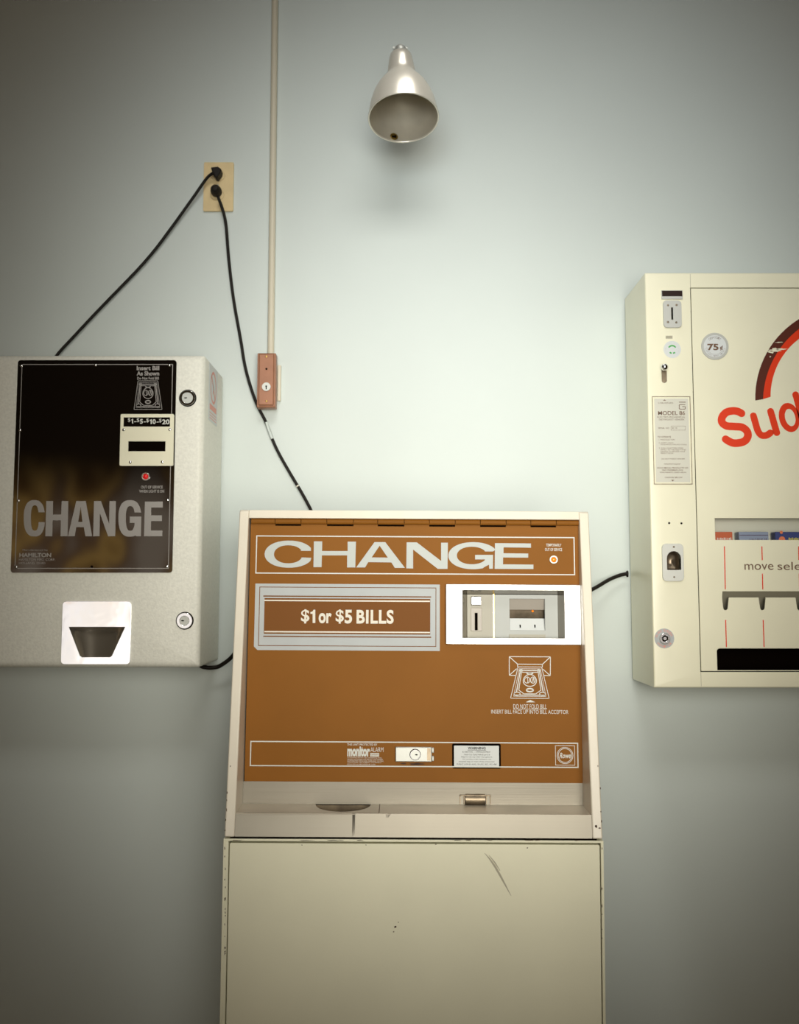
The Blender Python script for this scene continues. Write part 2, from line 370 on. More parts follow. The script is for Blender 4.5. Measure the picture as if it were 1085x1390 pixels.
def bill(mb, fr, w, tl, tr, bl, br, lw, ovals=True):
    """printed banknote seen in perspective: double border, medallions, portrait oval"""
    def q(s, t):
        a = (tl[0]+(tr[0]-tl[0])*s, tl[1]+(tr[1]-tl[1])*s); b = (bl[0]+(br[0]-bl[0])*s, bl[1]+(br[1]-bl[1])*s)
        return fr.uv(a[0]+(b[0]-a[0])*t, a[1]+(b[1]-a[1])*t, w)
    mb.path([q(0, 0), q(1, 0), q(1, 1), q(0, 1)], lw, w, True)
    mb.path([q(.07, .06), q(.93, .06), q(.93, .94), q(.07, .94)], lw*.7, w, True)
    mb.path([q(.18, .17), q(.82, .17), q(.82, .74), q(.66, .86), q(.34, .86), q(.18, .74)], lw*1.2, w, True)
    for s in (.125, .875):
        mb.path([q(s, .1), q(s, .8)], lw*1.6, w)
    mb.path([q(.1, .90), q(.9, .90)], lw*1.4, w)
    mb.path([q(.12, .115), q(.88, .115)], lw*1.6, w)
    def ell(s, t, a, b, k, wd):
        mb.path([q(s+a*math.cos(2*PI*i/k), t+b*math.sin(2*PI*i/k)) for i in range(k)], wd, w, True)
    ell(.5, .43, .22, .19, 24, lw*1.3); ell(.41, .42, .09, .10, 14, lw*1.1); ell(.60, .42, .08, .10, 14, lw*1.1)
    ell(.5, .74, .10, .05, 16, lw*2.2); ell(.5, .2, .12, .03, 14, lw*1.6)
    ell(.15, .86, .085, .055, 16, lw*1.4); ell(.85, .86, .085, .055, 16, lw*1.4)
    ell(.15, .12, .06, .04, 12, lw); ell(.85, .12, .06, .04, 12, lw)
    mb.path([q(.41, .33), q(.44, .46), q(.41, .53)], lw, w); mb.path([q(.57, .5), q(.62, .34), q(.64, .52)], lw, w)
def lockcyl(fr, px, py, r, root, rin=.6, gasket=True, slot='h', w=0, name='lock'):
    a, b = fr.uv(px, py, w)
    mb = MB(fr)
    mb.ring(a, b, r*rin, r*.9, w, w+.005); L = mb.build(name, M_chrome, root, root, bevel=.0008)
    if gasket:
        mb = MB(fr); mb.disc(a, b, r, w, w+.0015); mb.build('gasket', M_gap, L, root)
    mb = MB(fr); mb.disc(a, b, r*rin, w+.0015, w+.0035); k = mb.build('key_cylinder', M_alum, L, root)
    mb = MB(fr)
    if slot == 'h': mb.prism([(a-r*.42, b), (a-r*.3, b+r*.07), (a-r*.05, b+r*.05), (a-r*.05, b-r*.05), (a-r*.3, b-r*.07)], w+.0035, w+.0038)
    elif slot == 'r': mb.prism([(a+r*.5, b), (a+r*.3, b+r*.12), (a-r*.02, b+r*.05), (a-r*.02, b-r*.07), (a+r*.3, b-r*.14)], w+.0035, w+.0038)
    mb.build('keyhole', M_gap, L, root)
    return L
# ------------------------------------------------------------------ left change machine
FL = wallf(-.25)
u0, u1 = FL.uv(-24, 690)[0], FL.uv(274.5, 690)[0]; v1 = FL.uv(130, 481.5)[1]; v0 = FL.uv(130, 906.3)[1]
LB = thing('wall_change_machine', 'grey wall mounted change machine with a glossy black front panel, at left', 'change machine', V(((u0+u1)/2, -.012, v0)))
tr = [FL.uv(94.5, 851), FL.uv(170.5, 851), FL.uv(153, 889.5), FL.uv(150, 892), FL.uv(112, 892), FL.uv(109.5, 890)]
mb = MB(FL); roundbox(mb, u0, u1, v0, v1, .235, .013, .006, [tr])
mb.build('cabinet', M_hamm, LB, LB, smooth=True)
for x in (u0+.05, u1-.07): mb = MB(WF); mb.box(x, x+.03, v0+.08, v1-.12, .0005, .0145); mb.build('mounting_rail', M_blackm, LB, LB)
# black panel
a0, a1, b0, b1 = FL.rect(19.7, 489, 237, 777.3, .0015)
mb = MB(FL); mb.prism(rrect(a0, a1, b0, b1, .006), .0003, .0030); SP = mb.build('sign_panel', M_black, LB, LB)
W = .0033
mb = MB(FL); q = FL.rect(24.7, 494.3, 232, 772, W); mb.frame2(*q, .0014, W); mb.build('border_line', M_greyink, SP, LB)
for px, py in ((28.9, 496.3), (129.7, 495.7), (230, 495.7), (27.1, 584), (24.9, 679.7), (227.7, 678.9), (21.9, 770), (226.8, 769)):
    a, b = FL.uv(px, py, W); mb = MB(FL); mb.dome(a, b, .0034, .003, .002, 14, 4); mb.build('rivet', M_chrome, SP, LB, smooth='all')
# big condensed lettering
def A1(x, y): return (25+x/10.333, 670+y/10.333)
def A2(x, y): return (125+x/10.333, 670+y/10.333)
C = sup(224, 346, 149, 256, 2.5, 262, 400)+sup(230, 343, 55, 178, 2.6, 262, 400)[::-1]
G = sup(531, 348, 161, 257, 2.5, 265, 560)+[(612, 575), (614, 598), (685, 598), (692, 322), (530, 322), (530, 410), (596, 410)]+sup(537, 348, 63, 173, 2.6, 265, 440)[::-1]
lets = [([A1(*p) for p in C], []),
 ([A1(*p) for p in [(392, 105), (487, 105), (484, 295), (600, 295), (607, 105), (700, 105), (690, 598), (590, 598), (597, 375), (481, 375), (475, 598), (378, 598)]], []),
 ([A1(*p) for p in [(812, 105), (945, 105), (1035, 598), (940, 598), (918, 470), (812, 470), (790, 598), (695, 598)]], [[A1(*p) for p in [(875, 190), (838, 398), (898, 398)]]]),
 ([A2(*p) for p in [(28, 105), (125, 105), (240, 425), (245, 105), (335, 105), (325, 598), (225, 598), (110, 275), (105, 598), (15, 598)]], []),
 ([A2(*p) for p in G], []),
 ([A2(*p) for p in [(742, 112), (992, 112), (992, 195), (830, 195), (830, 305), (980, 305), (980, 385), (828, 385), (825, 518), (988, 518), (985, 598), (730, 598)]], [])]
for (out, hs), ch in zip(lets, 'CHANGE'): mb = MB(FL); mb.prism([FL.uv(*p, W) for p in out], W, W, [[FL.uv(*p, W) for p in h] for h in hs]); mb.build('letter', M_greyink, SP, LB)['label'] = 'grey letter '+ch
mb = MB(FL)
for t, bb, bo in (('Insert Bill', (185.7, 496.8, 216.3, 502.6), .03), ('As Shown', (185.7, 503.9, 216.3, 509.9), .03), ('Do Not Fold Bill', (186.3, 511.7, 215.7, 515.3), .02),
    ('OUT OF SERVICE', (191.4, 659.2, 220.9, 663.2), .02), ('WHEN LIGHT IS ON', (189, 664.8, 223, 668.8), .02),
    ('Manufactured by', (30.6, 745.5, 65, 748.2), 0), ('HAMILTON', (26.3, 750.7, 69.4, 756.3), .03), ('HAMILTON MFG. CORP.', (25.7, 758, 74.9, 761.2), 0), ('HOLLAND, OHIO', (25.7, 762.9, 61.4, 766.1), 0)):
    text(mb, t, FL, bb, W, bo)
mb.build('printed_text', M_greyink, SP, LB)
mb = MB(FL); bill(mb, FL, W, (187.5, 517), (214.3, 517), (182, 555.7), (220, 555.7), .0010); mb.build('banknote_drawing', M_greyink, SP, LB)
a, b = FL.uv(124.6, 769.3, W); mb = MB(FL); mb.disc(a, b, .0028, .003, .0032); mb.build('rivet_hole', M_gap, SP, LB)
# acceptor plate
q = FL.rect(163, 562, 235.7, 632.3, .007); s = FL.rect(174, 599, 224.6, 612.6, .007)
mb = MB(FL); mb.prism(rrect(*q, .003), .0032, .007, [[(s[0], s[2]), (s[1], s[2]), (s[1], s[3]), (s[0], s[3])]]); AP = mb.build('bill_acceptor_plate', M_vend, LB, LB, bevel=.0008)
mb = MB(FL); mb.box(s[0], s[1], s[2], s[3], .0032, .0036); mb.build('bill_slot', M_gap, AP, LB)
q = FL.rect(168, 566.6, 230.9, 579.1, .007); mb = MB(FL); mb.box(*q, .007, .0073); mb.build('price_label', M_black, AP, LB)
mb = MB(FL)
def A3(x0, y0, x1, y1): return (170+x0/7.75, 480+y0/7.75, 170+x1/7.75, 480+y1/7.75)
for t, bb in (('$', (28, 678, 55, 722)), ('1', (62, 686, 84, 735)), ('-', (95, 712, 117, 720)), ('$', (122, 680, 150, 724)), ('5', (155, 688, 186, 738)), ('-', (194, 714, 216, 722)), ('$', (222, 682, 250, 726)), ('10', (258, 690, 322, 740)), ('-', (330, 716, 352, 724)), ('$', (356, 684, 383, 728)), ('20', (388, 692, 467, 744))):
    if t in ('1', '10'):
        one(mb, FL, A3(bb[0], bb[1], bb[0]+22, bb[3]), .0075)
        if t == '10': text(mb, '0', FL, A3(bb[0]+30, bb[1], bb[2], bb[3]), .0075, .03)
    else: text(mb, t, FL, A3(*bb), .0075, .03 if t != '$' else 0)
mb.build('price_lettering', M_paleink, AP, LB)
for px, py in ((168, 583.4), (230.6, 583.1), (176.9, 627.4), (220.3, 627.1)):
    a, b = FL.uv(px, py, .007); mb = MB(FL); mb.dome(a, b, .0034, .007, .0018, 14, 4); mb.build('screw', M_chrome, AP, LB, smooth='all')
a, b = FL.uv(198, 647, .003); mb = MB(FL); mb.ring(a, b, .0055, .0085, .003, .006); IL = mb.build('indicator_light', M_chrome, LB, LB, bevel=.0006)
mb = MB(FL); mb.dome(a, b, .0056, .003, .0045); mb.build('red_lens', M_redl, IL, LB, smooth='all')
lockcyl(FL, 255, 540.5, .0182, LB, .62); lockcyl(FL, 251, 842.5, .0182, LB, .52)
# coin cup
q = FL.rect(84, 816.2, 177.8, 901.7, .003)
mb = MB(FL); mb.prism(rrect(*q, .008), .0003, .0045, [tr]); CC = mb.build('coin_cup', M_cupchrome, LB, LB, bevel=.0022, seg=4)
mb = MB(FL); n, m = 28, 8; tl_, tr_, br_, bl_ = V(tr[0]), V(tr[1]), V(FL.uv(151.5, 892)), V(FL.uv(110.5, 892)); vs = []
for j in range(m+1):
    t = j/m; L_ = tl_.lerp(bl_, t); R_ = tr_.lerp(br_, t); dp = .026*(1-t)+.012*t
    for i in range(n+1):
        sx = i/n; q = L_.lerp(R_, sx); vs.append(FL.p(q.x, q.y, .004-dp*max(0, math.sin(PI*sx))**.7))
mb.add(vs, [(j*(n+1)+i, j*(n+1)+i+1, (j+1)*(n+1)+i+1, (j+1)*(n+1)+i) for j in range(m) for i in range(n)])
b0_ = [vs[m*(n+1)+i] for i in range(n+1)]; mb.add(b0_, [tuple(range(n+1))])
t0_ = [vs[i] for i in range(n+1)]; mb.add(t0_, [tuple(range(n+1))])
mb.build('cup_bowl', M_cup, CC, LB, smooth=True)
# caution sticker on the side
X = u1
sf = Frame((X+.0004, 0, 0), (0, 1, 0), (0, 0, 1))
mb = MB(sf); mb.prism(rrect(-.198, -.087, 1.712, 1.837, .006), 0, .0003); ST = mb.build('caution_sticker', M_white, LB, LB)
mb = MB(sf); mb.prism(circ(-.142, 1.79, .036, .036), .0005, .0005, [circ(-.142, 1.79, .030, .030)]); mb.line((-.166, 1.814), (-.118, 1.766), .006, .0005)
mb.path([(-.15, 1.80), (-.14, 1.785), (-.148, 1.775)], .004, .0005)
mb.box(-.185, -.10, 1.738, 1.75, .0004, .0005)
for k in range(3): mb.line((-.185, 1.731-k*.006), (-.10, 1.731-k*.006), .0018, .0005)
mb.build('sticker_print', M_pinkred, ST, LB)

# ------------------------------------------------------------------ centre change machine
rho = .0055
U = V((math.cos(rho), 0, -math.sin(rho))); UP = V((math.sin(rho), 0, math.cos(rho))); BK = V((0, 1, 0))
O = at(561.5, 1137.5, -.69)
sl = math.radians(10.35)
FS = Frame(O, U, UP*math.cos(sl)+BK*math.sin(sl))            # plane of the cheeks' front edges
hw = (FS.uv(818.5, 1138.5)[0]-FS.uv(304.5, 1137)[0])/2
vt_ = FS.uv(564, 693)[1]
CM = thing('floor_change_machine', 'freestanding ivory change machine with a sloping brown front door, in the middle', 'change machine', V((O.x, -.69, 0)))
th = .0166
YF = Frame(O, U, UP)                                         # vertical frame, w towards camera
def sect(v, dw=0): return -math.tan(sl)*v*0 + (-v*math.sin(sl))
bk = -.58                                                     # back of the machine
topv, topw = vt_*math.cos(sl), -vt_*math.sin(sl)
def extr(mb, pts, ua, ub, bev=0):                             # pts (v,w) in YF, extruded along u
    n = len(pts); vs = [YF.p(ua, v, w) for v, w in pts]+[YF.p(ub, v, w) for v, w in pts]
    fs = [tuple(range(n)), tuple(range(2*n-1, n-1, -1))]+[(i, (i+1) % n, n+(i+1) % n, n+i) for i in range(n)]
    mb.add(vs, fs)
cheek = [(0, 0), (topv-.004, topw+.0007), (topv, topw-.005), (topv, bk), (0, bk)]
for s in (-1, 1):
    mb = MB(); extr(mb, cheek, s*hw, s*(hw-th)); mb.build('side_panel', M_ivory, CM, CM, bevel=.0022, seg=3)
mb = MB(); tb = .0150
extr(mb, [(topv-tb, topw+tb*math.sin(sl)), (topv-.0005, topw), (topv-.0005, bk), (topv-tb, bk)], -(hw-th)+.0002, (hw-th)-.0002)
mb.build('top_panel', M_ivory, CM, CM, bevel=.001)
mb = MB(); extr(mb, [(0, bk+.002), (topv-tb, bk+.002), (topv-tb, bk+.004), (0, bk+.004)], -(hw-th), hw-th); mb.build('back_panel', M_ivory, CM, CM)
# door
pT = at(565, 704.8, -2.54+1.962)                              # door top point (distance 1.962 from the lens plane)
pB = at(563.2, 1071.5, -2.54+1.941)
dv = (pT-pB); dv.x = UP.x*dv.z
FD = Frame(pB, U, dv)
dl, dr = FD.uv(331.8, 1066)[0], FD.uv(795.2, 1066)[0]
dtop = FD.uv(565, 704)[1]
# openings in the door: bezel
bo = FD.rect(628.6, 801.2, 766.2, 866.1, .013)
mb = MB(FD); mb.prism(rrect(dl, dr, 0.0, dtop-.008, .003), -.014, 0, [[(bo[0]-.002, bo[2]-.002), (bo[1]+.002, bo[2]-.002), (bo[1]+.002, bo[3]+.002), (bo[0]-.002, bo[3]+.002)]])
DR = mb.build('front_door', M_brown, CM, CM, bevel=.0035, seg=3)
# dark backing behind door gaps
mb = MB(FD); mb.box(-(hw-th)+FD.o.x*0+(O.x-pB.x)*0-.0, (hw-th), -.005, dtop, -.14, -.13); mb.build('inner_panel', M_gap, CM, CM)
# hinge
xs = [341, 374, 409, 444, 480, 513, 549, 583, 618, 652, 687, 720.5, 755, 789.5]
hz = FD.uv(565, 708.5, .003)[1]
mb = MB()
for i in range(len(xs)-1):
    a, b = FD.uv(xs[i], 708, .003)[0]+.0005, FD.uv(xs[i+1], 708, .003)[0]-.0005
    mb.lathe(FD.p(a, hz, .0015), FD.u, [(0, 0), (.0052, 0), (.0052, b-a), (0, b-a)], 16)
HG = mb.build('piano_hinge', M_brown, CM, CM, smooth=True)
for i in range(1, len(xs)-1, 2):
    mb = MB(FD); a, b = FD.uv(xs[i], 712, .001)[0], FD.uv(xs[i+1], 712, .001)[0]; mb.box(a, b, hz-.0078, hz-.0050, 0, .0012); mb.build('hinge_gap', M_gap, HG, CM)
mb = MB(FD); mb.box(FD.uv(341, 704)[0], FD.uv(789, 704)[0], hz+.003, hz+.0062, -.012, -.001); mb.build('hinge_leaf', M_brown, HG, CM)
E = .0006
# wide lettering
def B1(x, y): return (340+x/4.717, 720+y/4.717)
def B2(x, y): return (560+x/4.521, 720+y/4.521)
C = sup(247, 152, 156, 87, 2.15, 130, 175)
C = sup(247, 152, 156, 87, 2.1, 125, 180); C = [p for p in C]
Ci = sup(243, 153, 92, 58, 2.1, 128, 176)[::-1]
Cw = [(388, 131)]+sup(247, 152, 156, 87, 2.1, 112, 195)[0:]+[(390, 175), (326, 173)]+Ci+[(320, 131)]
Gw = [(495, 129)]+sup(373, 155, 152, 83, 2.1, 118, 232, 30)+[(440, 226), (470, 210), (472, 235), (494, 235), (495, 150), (385, 150), (385, 178), (446, 178)]+sup(365, 154, 92, 54, 2.1, 130, 182)[::-1]+[(440, 129)]
lets = [([B1(*p) for p in Cw], []),
 ([B1(*p) for p in [(407, 70), (460, 70), (459, 132), (623, 132), (623, 72), (676, 72), (672, 237), (619, 237), (620, 160), (458, 160), (456, 235), (404, 235)]], []),
 ([B1(*p) for p in [(795, 75), (864, 75), (990, 240), (925, 240), (903, 205), (755, 203), (735, 237), (678, 237)]], [[B1(*p) for p in [(828, 98), (777, 173), (880, 174)]]]),
 ([(552.2, 736.2), (566, 736.2), (599, 761.5), (599, 736.7), (608.2, 736.7), (607.7, 772.2), (594.5, 772.2), (561, 746), (561, 771.7), (551.7, 771.5)], []),
 ([B2(*p) for p in Gw], []),
 ([B2(*p) for p in [(507, 78), (728, 80), (728, 106), (560, 104), (559, 140), (711, 142), (711, 167), (557, 166), (556, 208), (743, 210), (743, 237), (505, 236)]], [])]
for (out, hs), ch in zip(lets, 'CHANGE'): mb = MB(FD); mb.prism([FD.uv(*p, E) for p in out], E, E, [[FD.uv(*p, E) for p in h] for h in hs]); mb.build('letter', M_silverink, DR, CM)['label'] = 'wide pale letter '+ch
mb = MB(FD); q = FD.rect(347.3, 727.9, 780.6, 779.7, E); mb.frame2(*q, .0019, E); mb.build('border_line', M_paleink, DR, CM)
mb = MB(FD); q = FD.rect(339.5, 1006.9, 785.4, 1041.2, E); mb.frame2(*q, .0019, E); mb.build('border_line', M_paleink, DR, CM)
mb = MB(FD); text(mb, 'TEMPORARILY', FD, (741.6, 738, 762.3, 741.9), E, .01); text(mb, 'OUT OF SERVICE', FD, (740, 744, 763.3, 748), E, .01)
text(mb, 'DO NOT FOLD BILL', FD, (697, 956, 742.5, 962), E, .0); text(mb, 'INSERT BILL FACE UP INTO BILL ACCEPTOR', FD, (667, 963.6, 771.8, 968.9), E, .0)
def B7(x, y): return FD.uv(655+x/8.346, 880+y/8.346, E)
lw = .0013
mb.path([B7(385, 308), B7(305, 306), B7(305, 95), B7(772, 97), B7(770, 310), B7(692, 308)], lw, E)
mb.path([B7(400, 212), B7(400, 180), B7(680, 182), B7(680, 214)], lw, E)
for a, b in (((305, 95), (400, 180)), ((772, 97), (680, 182)), ((305, 306), (388, 232)), ((770, 310), (686, 236))): mb.path([B7(*a), B7(*b)], lw, E)
mb.line(B7(355, 688), B7(728, 690), .0007, E)
mb.prism([B7(490, 612), B7(543, 584), B7(600, 612)], E, E)
bill(mb, FD, E, (703.5, 905.2), (735.5, 905.4), (693.3, 947.7), (745.7, 948), .0011)
mb.build('printed_instructions', M_paleink, DR, CM)
a, b = FD.uv(751.7, 759.8); mb = MB(FD); mb.ring(a, b, .0045, .0075, 0, .003); IL = mb.build('indicator_light', M_alum, CM, CM, bevel=.0006)
mb = MB(FD); mb.dome(a, b, .0046, 0, .004); mb.build('amber_lens', M_amber, IL, CM, smooth='all')
# bills label
q = FD.rect(345.7, 792.8, 597.2, 883, .0006); mb = MB(FD)
c = .004
mb.prism([(q[0]+c*1.6, q[2]), (q[1], q[2]), (q[1], q[3]), (q[0], q[3]), (q[0], q[2]+c*1.5)], .0001, .0006); BL = mb.build('bill_value_label', M_label, DR, CM)
W2 = .0009
mb = MB(FD); mb.frame2(*FD.rect(351.4, 797, 592.4, 877.4, W2), .0012, W2)
for y in (809.7, 864.4): k = FD.rect(357.5, y-.8, 585.5, y+.8, W2); mb.box(*k, W2-.0001, W2)
k = FD.rect(358.7, 812.4, 584.3, 860.9, W2); mb.box(*k, W2-.0002, W2)
mb.build('brown_print', M_brown2, BL, CM)
mb = MB(FD)
for y in (815.6, 858.0): k = FD.rect(359, y-.9, 584, y+.9, W2); mb.box(*k, W2+.0001, W2+.0002)
for t, bb in (('$', (100, 124, 182, 262)), ('1', (192, 128, 240, 258)), ('or', (272, 160, 400, 262)), ('$', (440, 126, 520, 264)), ('5', (528, 128, 602, 264)), ('BILLS', (645, 128, 1010, 266))):
    if t == '1': one(mb, FD, (395+bb[0]/7.233, 810+bb[1]/7.236, 395+bb[2]/7.233, 810+bb[3]/7.236), W2+.0003); continue
    text(mb, t, FD, (395+bb[0]/7.233, 810+bb[1]/7.236, 395+bb[2]/7.233, 810+bb[3]/7.236), W2+.0003, .02 if t == '$' else .034, space=1.1 if t == 'BILLS' else 1)
mb.build('value_lettering', M_creamink, BL, CM)
# bezel
z0, z1 = .0002, .013
q = FD.rect(605.6, 793.4, 789.6, 874.8, z1)
mb = MB(FD)
N0 = [(q[0], q[2]), (q[1], q[2]), (q[1], q[3]), (q[0], q[3])]; N1 = [(bo[0], bo[2]), (bo[1], bo[2]), (bo[1], bo[3]), (bo[0], bo[3])]
mb.prism(N0, z0, z1, [N1]); BZ = mb.build('acceptor_bezel', M_bezel, CM, CM, bevel=.0015)
bi = FD.rect(634.5, 807, 757.6, 866.5, -.02)
mb = MB(FD); ib = [(bi[0], bi[2]-.0), (bi[1], bi[2]-.0), (bi[1], bi[3]), (bi[0], bi[3])]
vs = [FD.p(x, y, z1-.001) for x, y in N1]+[FD.p(x, y, -.022) for x, y in ib]
mb.add(vs, [(i, (i+1) % 4, 4+(i+1) % 4, 4+i) for i in range(4)]); mb.build('recess_wall', M_recess, BZ, CM)
mb = MB(FD); pl = FD.rect(634.5, 807, 670.6, 866.5, -.02); sl0 = FD.rect(644.8, 832, 648.5, 855.5, -.02)
mb.prism([(pl[0], pl[2]), (pl[1], pl[2]), (pl[1], pl[3]), (pl[0], pl[3])], -.024, -.0205, [[(sl0[0], sl0[2]), (sl0[1], sl0[2]), (sl0[1], sl0[3]), (sl0[0], sl0[3])]])
CP = mb.build('coin_plate', M_inner, BZ, CM)
mb = MB(FD); mb.box(pl[0], pl[1], pl[2], pl[3], -.032, -.030); mb.build('coin_slot', M_gap, CP, CM)
k = FD.rect(640, 809.5, 653.8, 821.5, -.012); mb = MB(FD); mb.box(*k, -.0204, -.012); mb.build('return_button', M_chrome, CP, CM, bevel=.0015)
k = FD.rect(639.4, 825, 654.4, 856.5, -.019); mb = MB(FD); mb.prism([(k[0], k[2]), (k[1], k[2]), (k[1], k[3]), (k[0], k[3])], -.0204, -.0185, [[(sl0[0], sl0[2]), (sl0[1], sl0[2]), (sl0[1], sl0[3]), (sl0[0], sl0[3])]])
mb.build('slot_guide', M_guide, CP, CM, bevel=.0006)
k = FD.rect(669.6, 806.5, 671.2, 866.5, -.019); mb = MB(FD); mb.box(*k, -.0204, -.0185); mb.build('brass_strip', M_brass, CP, CM)
pr = FD.rect(671.4, 807.3, 757.8, 866.3, -.02); ho = FD.rect(692.2, 812.8, 740, 855.6, -.02)
mb = MB(FD); mb.prism([(pr[0], pr[2]), (pr[1], pr[2]), (pr[1], pr[3]), (pr[0], pr[3])], -.025, -.0203, [[(ho[0], ho[2]), (ho[1], ho[2]), (ho[1], ho[3]), (ho[0], ho[3])]])
AC = mb.build('bill_acceptor', M_accept, BZ, CM, bevel=.0006)
def slab(y0, d0, y1, d1, m, nm, par):
    a = FD.rect(692, y0, 740.3, y1, -.03); mb = MB(FD)
    mb.add([FD.p(a[0], a[3], d0), FD.p(a[1], a[3], d0), FD.p(a[1], a[2], d1), FD.p(a[0], a[2], d1), FD.p(a[0], a[3], d0-.002), FD.p(a[1], a[3], d0-.002), FD.p(a[1], a[2], d1-.002), FD.p(a[0], a[2], d1-.002)],
           [(0, 1, 2, 3), (4, 5, 6, 7), (0, 1, 5, 4), (2, 3, 7, 6), (0, 3, 7, 4), (1, 2, 6, 5)]); return mb.build(nm, m, par, CM)
slab(812.5, -.0252, 827.5, -.036, M_guide, 'upper_ramp', AC)
slab(827, -.044, 840, -.05, M_dirtym, 'throat', AC)
slab(839.4, -.036, 856, -.0252, M_white, 'lower_ramp', AC)
for x in (706.5, 726.5):
    mb = MB(FD); k = FD.rect(x-.7, 848, x+.7, 852, -.026); mb.box(*k, -.031, -.0255); mb.build('ramp_mark', M_gap, AC, CM)
k = FD.rect(691.6, 861.3, 741, 866, -.015)
mb = MB(FD); mb.box(*k, -.0202, -.017); mb.build('lower_lip', M_inner, BZ, CM)
a, b = FD.uv(723.5, 829.5, -.04); mb = MB(FD); mb.dome(a, b, .0022, -.0425, .002); mb.build('amber_light', M_amber, AC, CM, smooth='all')
# latch lock in the lower band
k = FD.rect(537, 1014, 589.5, 1034, .006)
mb = MB(FD); mb.box(k[0], k[1]-.004, k[2], k[3], .0002, .008); mb.box(k[1]-.004, k[1], k[2]+.001, (k[2]+k[3])/2-.0025, .0002, .006); mb.box(k[1]-.004, k[1], (k[2]+k[3])/2+.0025, k[3]-.001, .0002, .006)
LT = mb.build('latch', M_alum, CM, CM, bevel=.0012)
c2 = FD.rect(580, 1015.6, 585, 1032.5, .008); mb = MB(FD); mb.box(*c2, .008, .0083); mb.build('latch_groove', M_dirtym, LT, CM)
L = lockcyl(FD, 563.8, 1024.2, .0095, CM, .8, True, 'r', .0081)
# monitor label
mb = MB(FD)
def B5(x0, y0, x1, y1): return (460+x0/7.75, 1000+y0/7.75, 460+x1/7.75, 1000+y1/7.75)
text(mb, 'THIS UNIT PROTECTED BY', FD, B5(88, 72, 405, 94), E, .01)
text(mb, 'monitor', FD, B5(90, 100, 328, 210), E, .05)
text(mb, 'ALARM', FD, B5(334, 112, 470, 160), E, -.005)
k = FD.rect(*B5(330, 172, 425, 209), E); mb.box(*k, E-.0001, E)
for i, (x1, y) in enumerate(((455, 222), (465, 240), (475, 257), (450, 273), (385, 291))):
    text(mb, ('ATTEMPTED ENTRY OR TAMPERING WILL', 'SOUND AN ALARM AND NOTIFY THE PROPER', 'AUTHORITIES WHO WILL RESPOND TO CALL', 'VIOLATORS ARE SUBJECT TO ARREST', 'PENALTIES AS PROVIDED BY LAW')[i], FD, B5(90, y-6, x1, y+6), E, .0)
mb.build('alarm_notice', M_paleink, DR, CM)
mb = MB(FD); text(mb, 'system', FD, B5(334, 177, 421, 206), E+.0003, .0); mb.build('alarm_word', M_brown, DR, CM)
# warning label
def B6(x0, y0, x1, y1): return (605+x0/5.564, 1000+y0/5.564, 605+x1/5.564, 1000+y1/5.564)
mb = MB(FD); k = FD.rect(*B6(50, 52, 418, 241), .0006); mb.prism(rrect(*k, .003), .0001, .0005); WL = mb.build('warning_label', M_gap, DR, CM)
k = FD.rect(*B6(64, 68, 404, 226), .0006); mb = MB(FD); mb.prism(rrect(*k, .0015), .0005, .0008); mb.build('label_face', M_white, WL, CM)
mb = MB(FD); W3 = .0011
text(mb, 'WARNING', FD, B6(168, 77, 303, 96), W3, .03); k = FD.rect(*B6(166, 100, 306, 103), W3); mb.box(*k, W3-.0001, W3)
for t, x0, x1, y in (('$1,000 FINE — IMPRISONMENT', 128, 340, 116), ('Under U.S. Code Federal Law it is', 140, 335, 135), ('illegal to use any other than genuine', 118, 352, 154), ('U.S. currency in this machine or coin', 130, 345, 171), ('accepted slugs or notes will be prosecuted', 100, 368, 189), ('PUBLIC LAW 81 AUG. 18 USC. SEC. 472, 485', 85, 385, 209)):
    text(mb, t, FD, B6(x0, y-6, x1, y+6), W3, 0)
mb.build('label_text', M_blackm, WL, CM)
# script logo
mb = MB(FD); k = FD.rect(*B6(829, 66, 978, 217), E); mb.frame2(*k, .0009, E)
cu, cv = FD.uv(605+903/5.564, 1000+142/5.564, E); r1 = FD.len(62/5.564, 760, 1025)
mb.prism(circ(cu, cv, r1), E, E, [circ(cu, cv, r1*.93)]); mb.prism(circ(cu, cv, r1*.86), E, E, [circ(cu, cv, r1*.79)])
text(mb, 'Rowe', FD, B6(860, 122, 948, 163), E, .02, .35); mb.build('logo', M_paleink, DR, CM)
# coin ledge
led = YF; zL = FS.p(0, FS.uv(561, 1105)[1]).z
vL = FS.uv(561, 1105)[1]*math.cos(sl); wL = -FS.uv(561, 1105)[1]*math.sin(sl)
wR = -(1.940-1.850)                                       # riser position
# apron (flush with cheeks)
e = .0002; mb = MB()
ux = [-(hw-th)+e, -(hw-th)+.05, YF.uv(440, 1120)[0], YF.uv(478, 1120)[0], YF.uv(482, 1120)[0], YF.uv(524, 1120)[0], YF.uv(527, 1120)[0], YF.uv(531, 1120)[0], hw-th-e]
rc = [.0028, .0030, .0026, .0028, .0, .0, .0010, .0, .0]             # the left half is bent back a little along its upper edge, with dents
nv = 6; vs = []
for ui, u_ in enumerate(ux):
    for k_ in range(nv+1):
        t = k_/nv; r_w = rc[ui]*(t if ui not in (6,) else (1 if k_ == nv else 0))
        vs.append(YF.p(u_, .0005+(vL-.0005)*t, -.001+(wL)*t-r_w))
mb.add(vs, [(a*(nv+1)+i, (a+1)*(nv+1)+i, (a+1)*(nv+1)+i+1, a*(nv+1)+i+1) for a in range(len(ux)-1) for i in range(nv)])
AP_ = mb.build('apron', M_steel, CM, CM)
mb = MB(); extr(mb, [(.0005, -.0045), (vL-.0022, wL-.0055), (vL-.0022, wL-.0075), (.0005, -.0065)], -(hw-th)+e, hw-th-e); mb.build('apron_backing', M_steel, CM, CM)
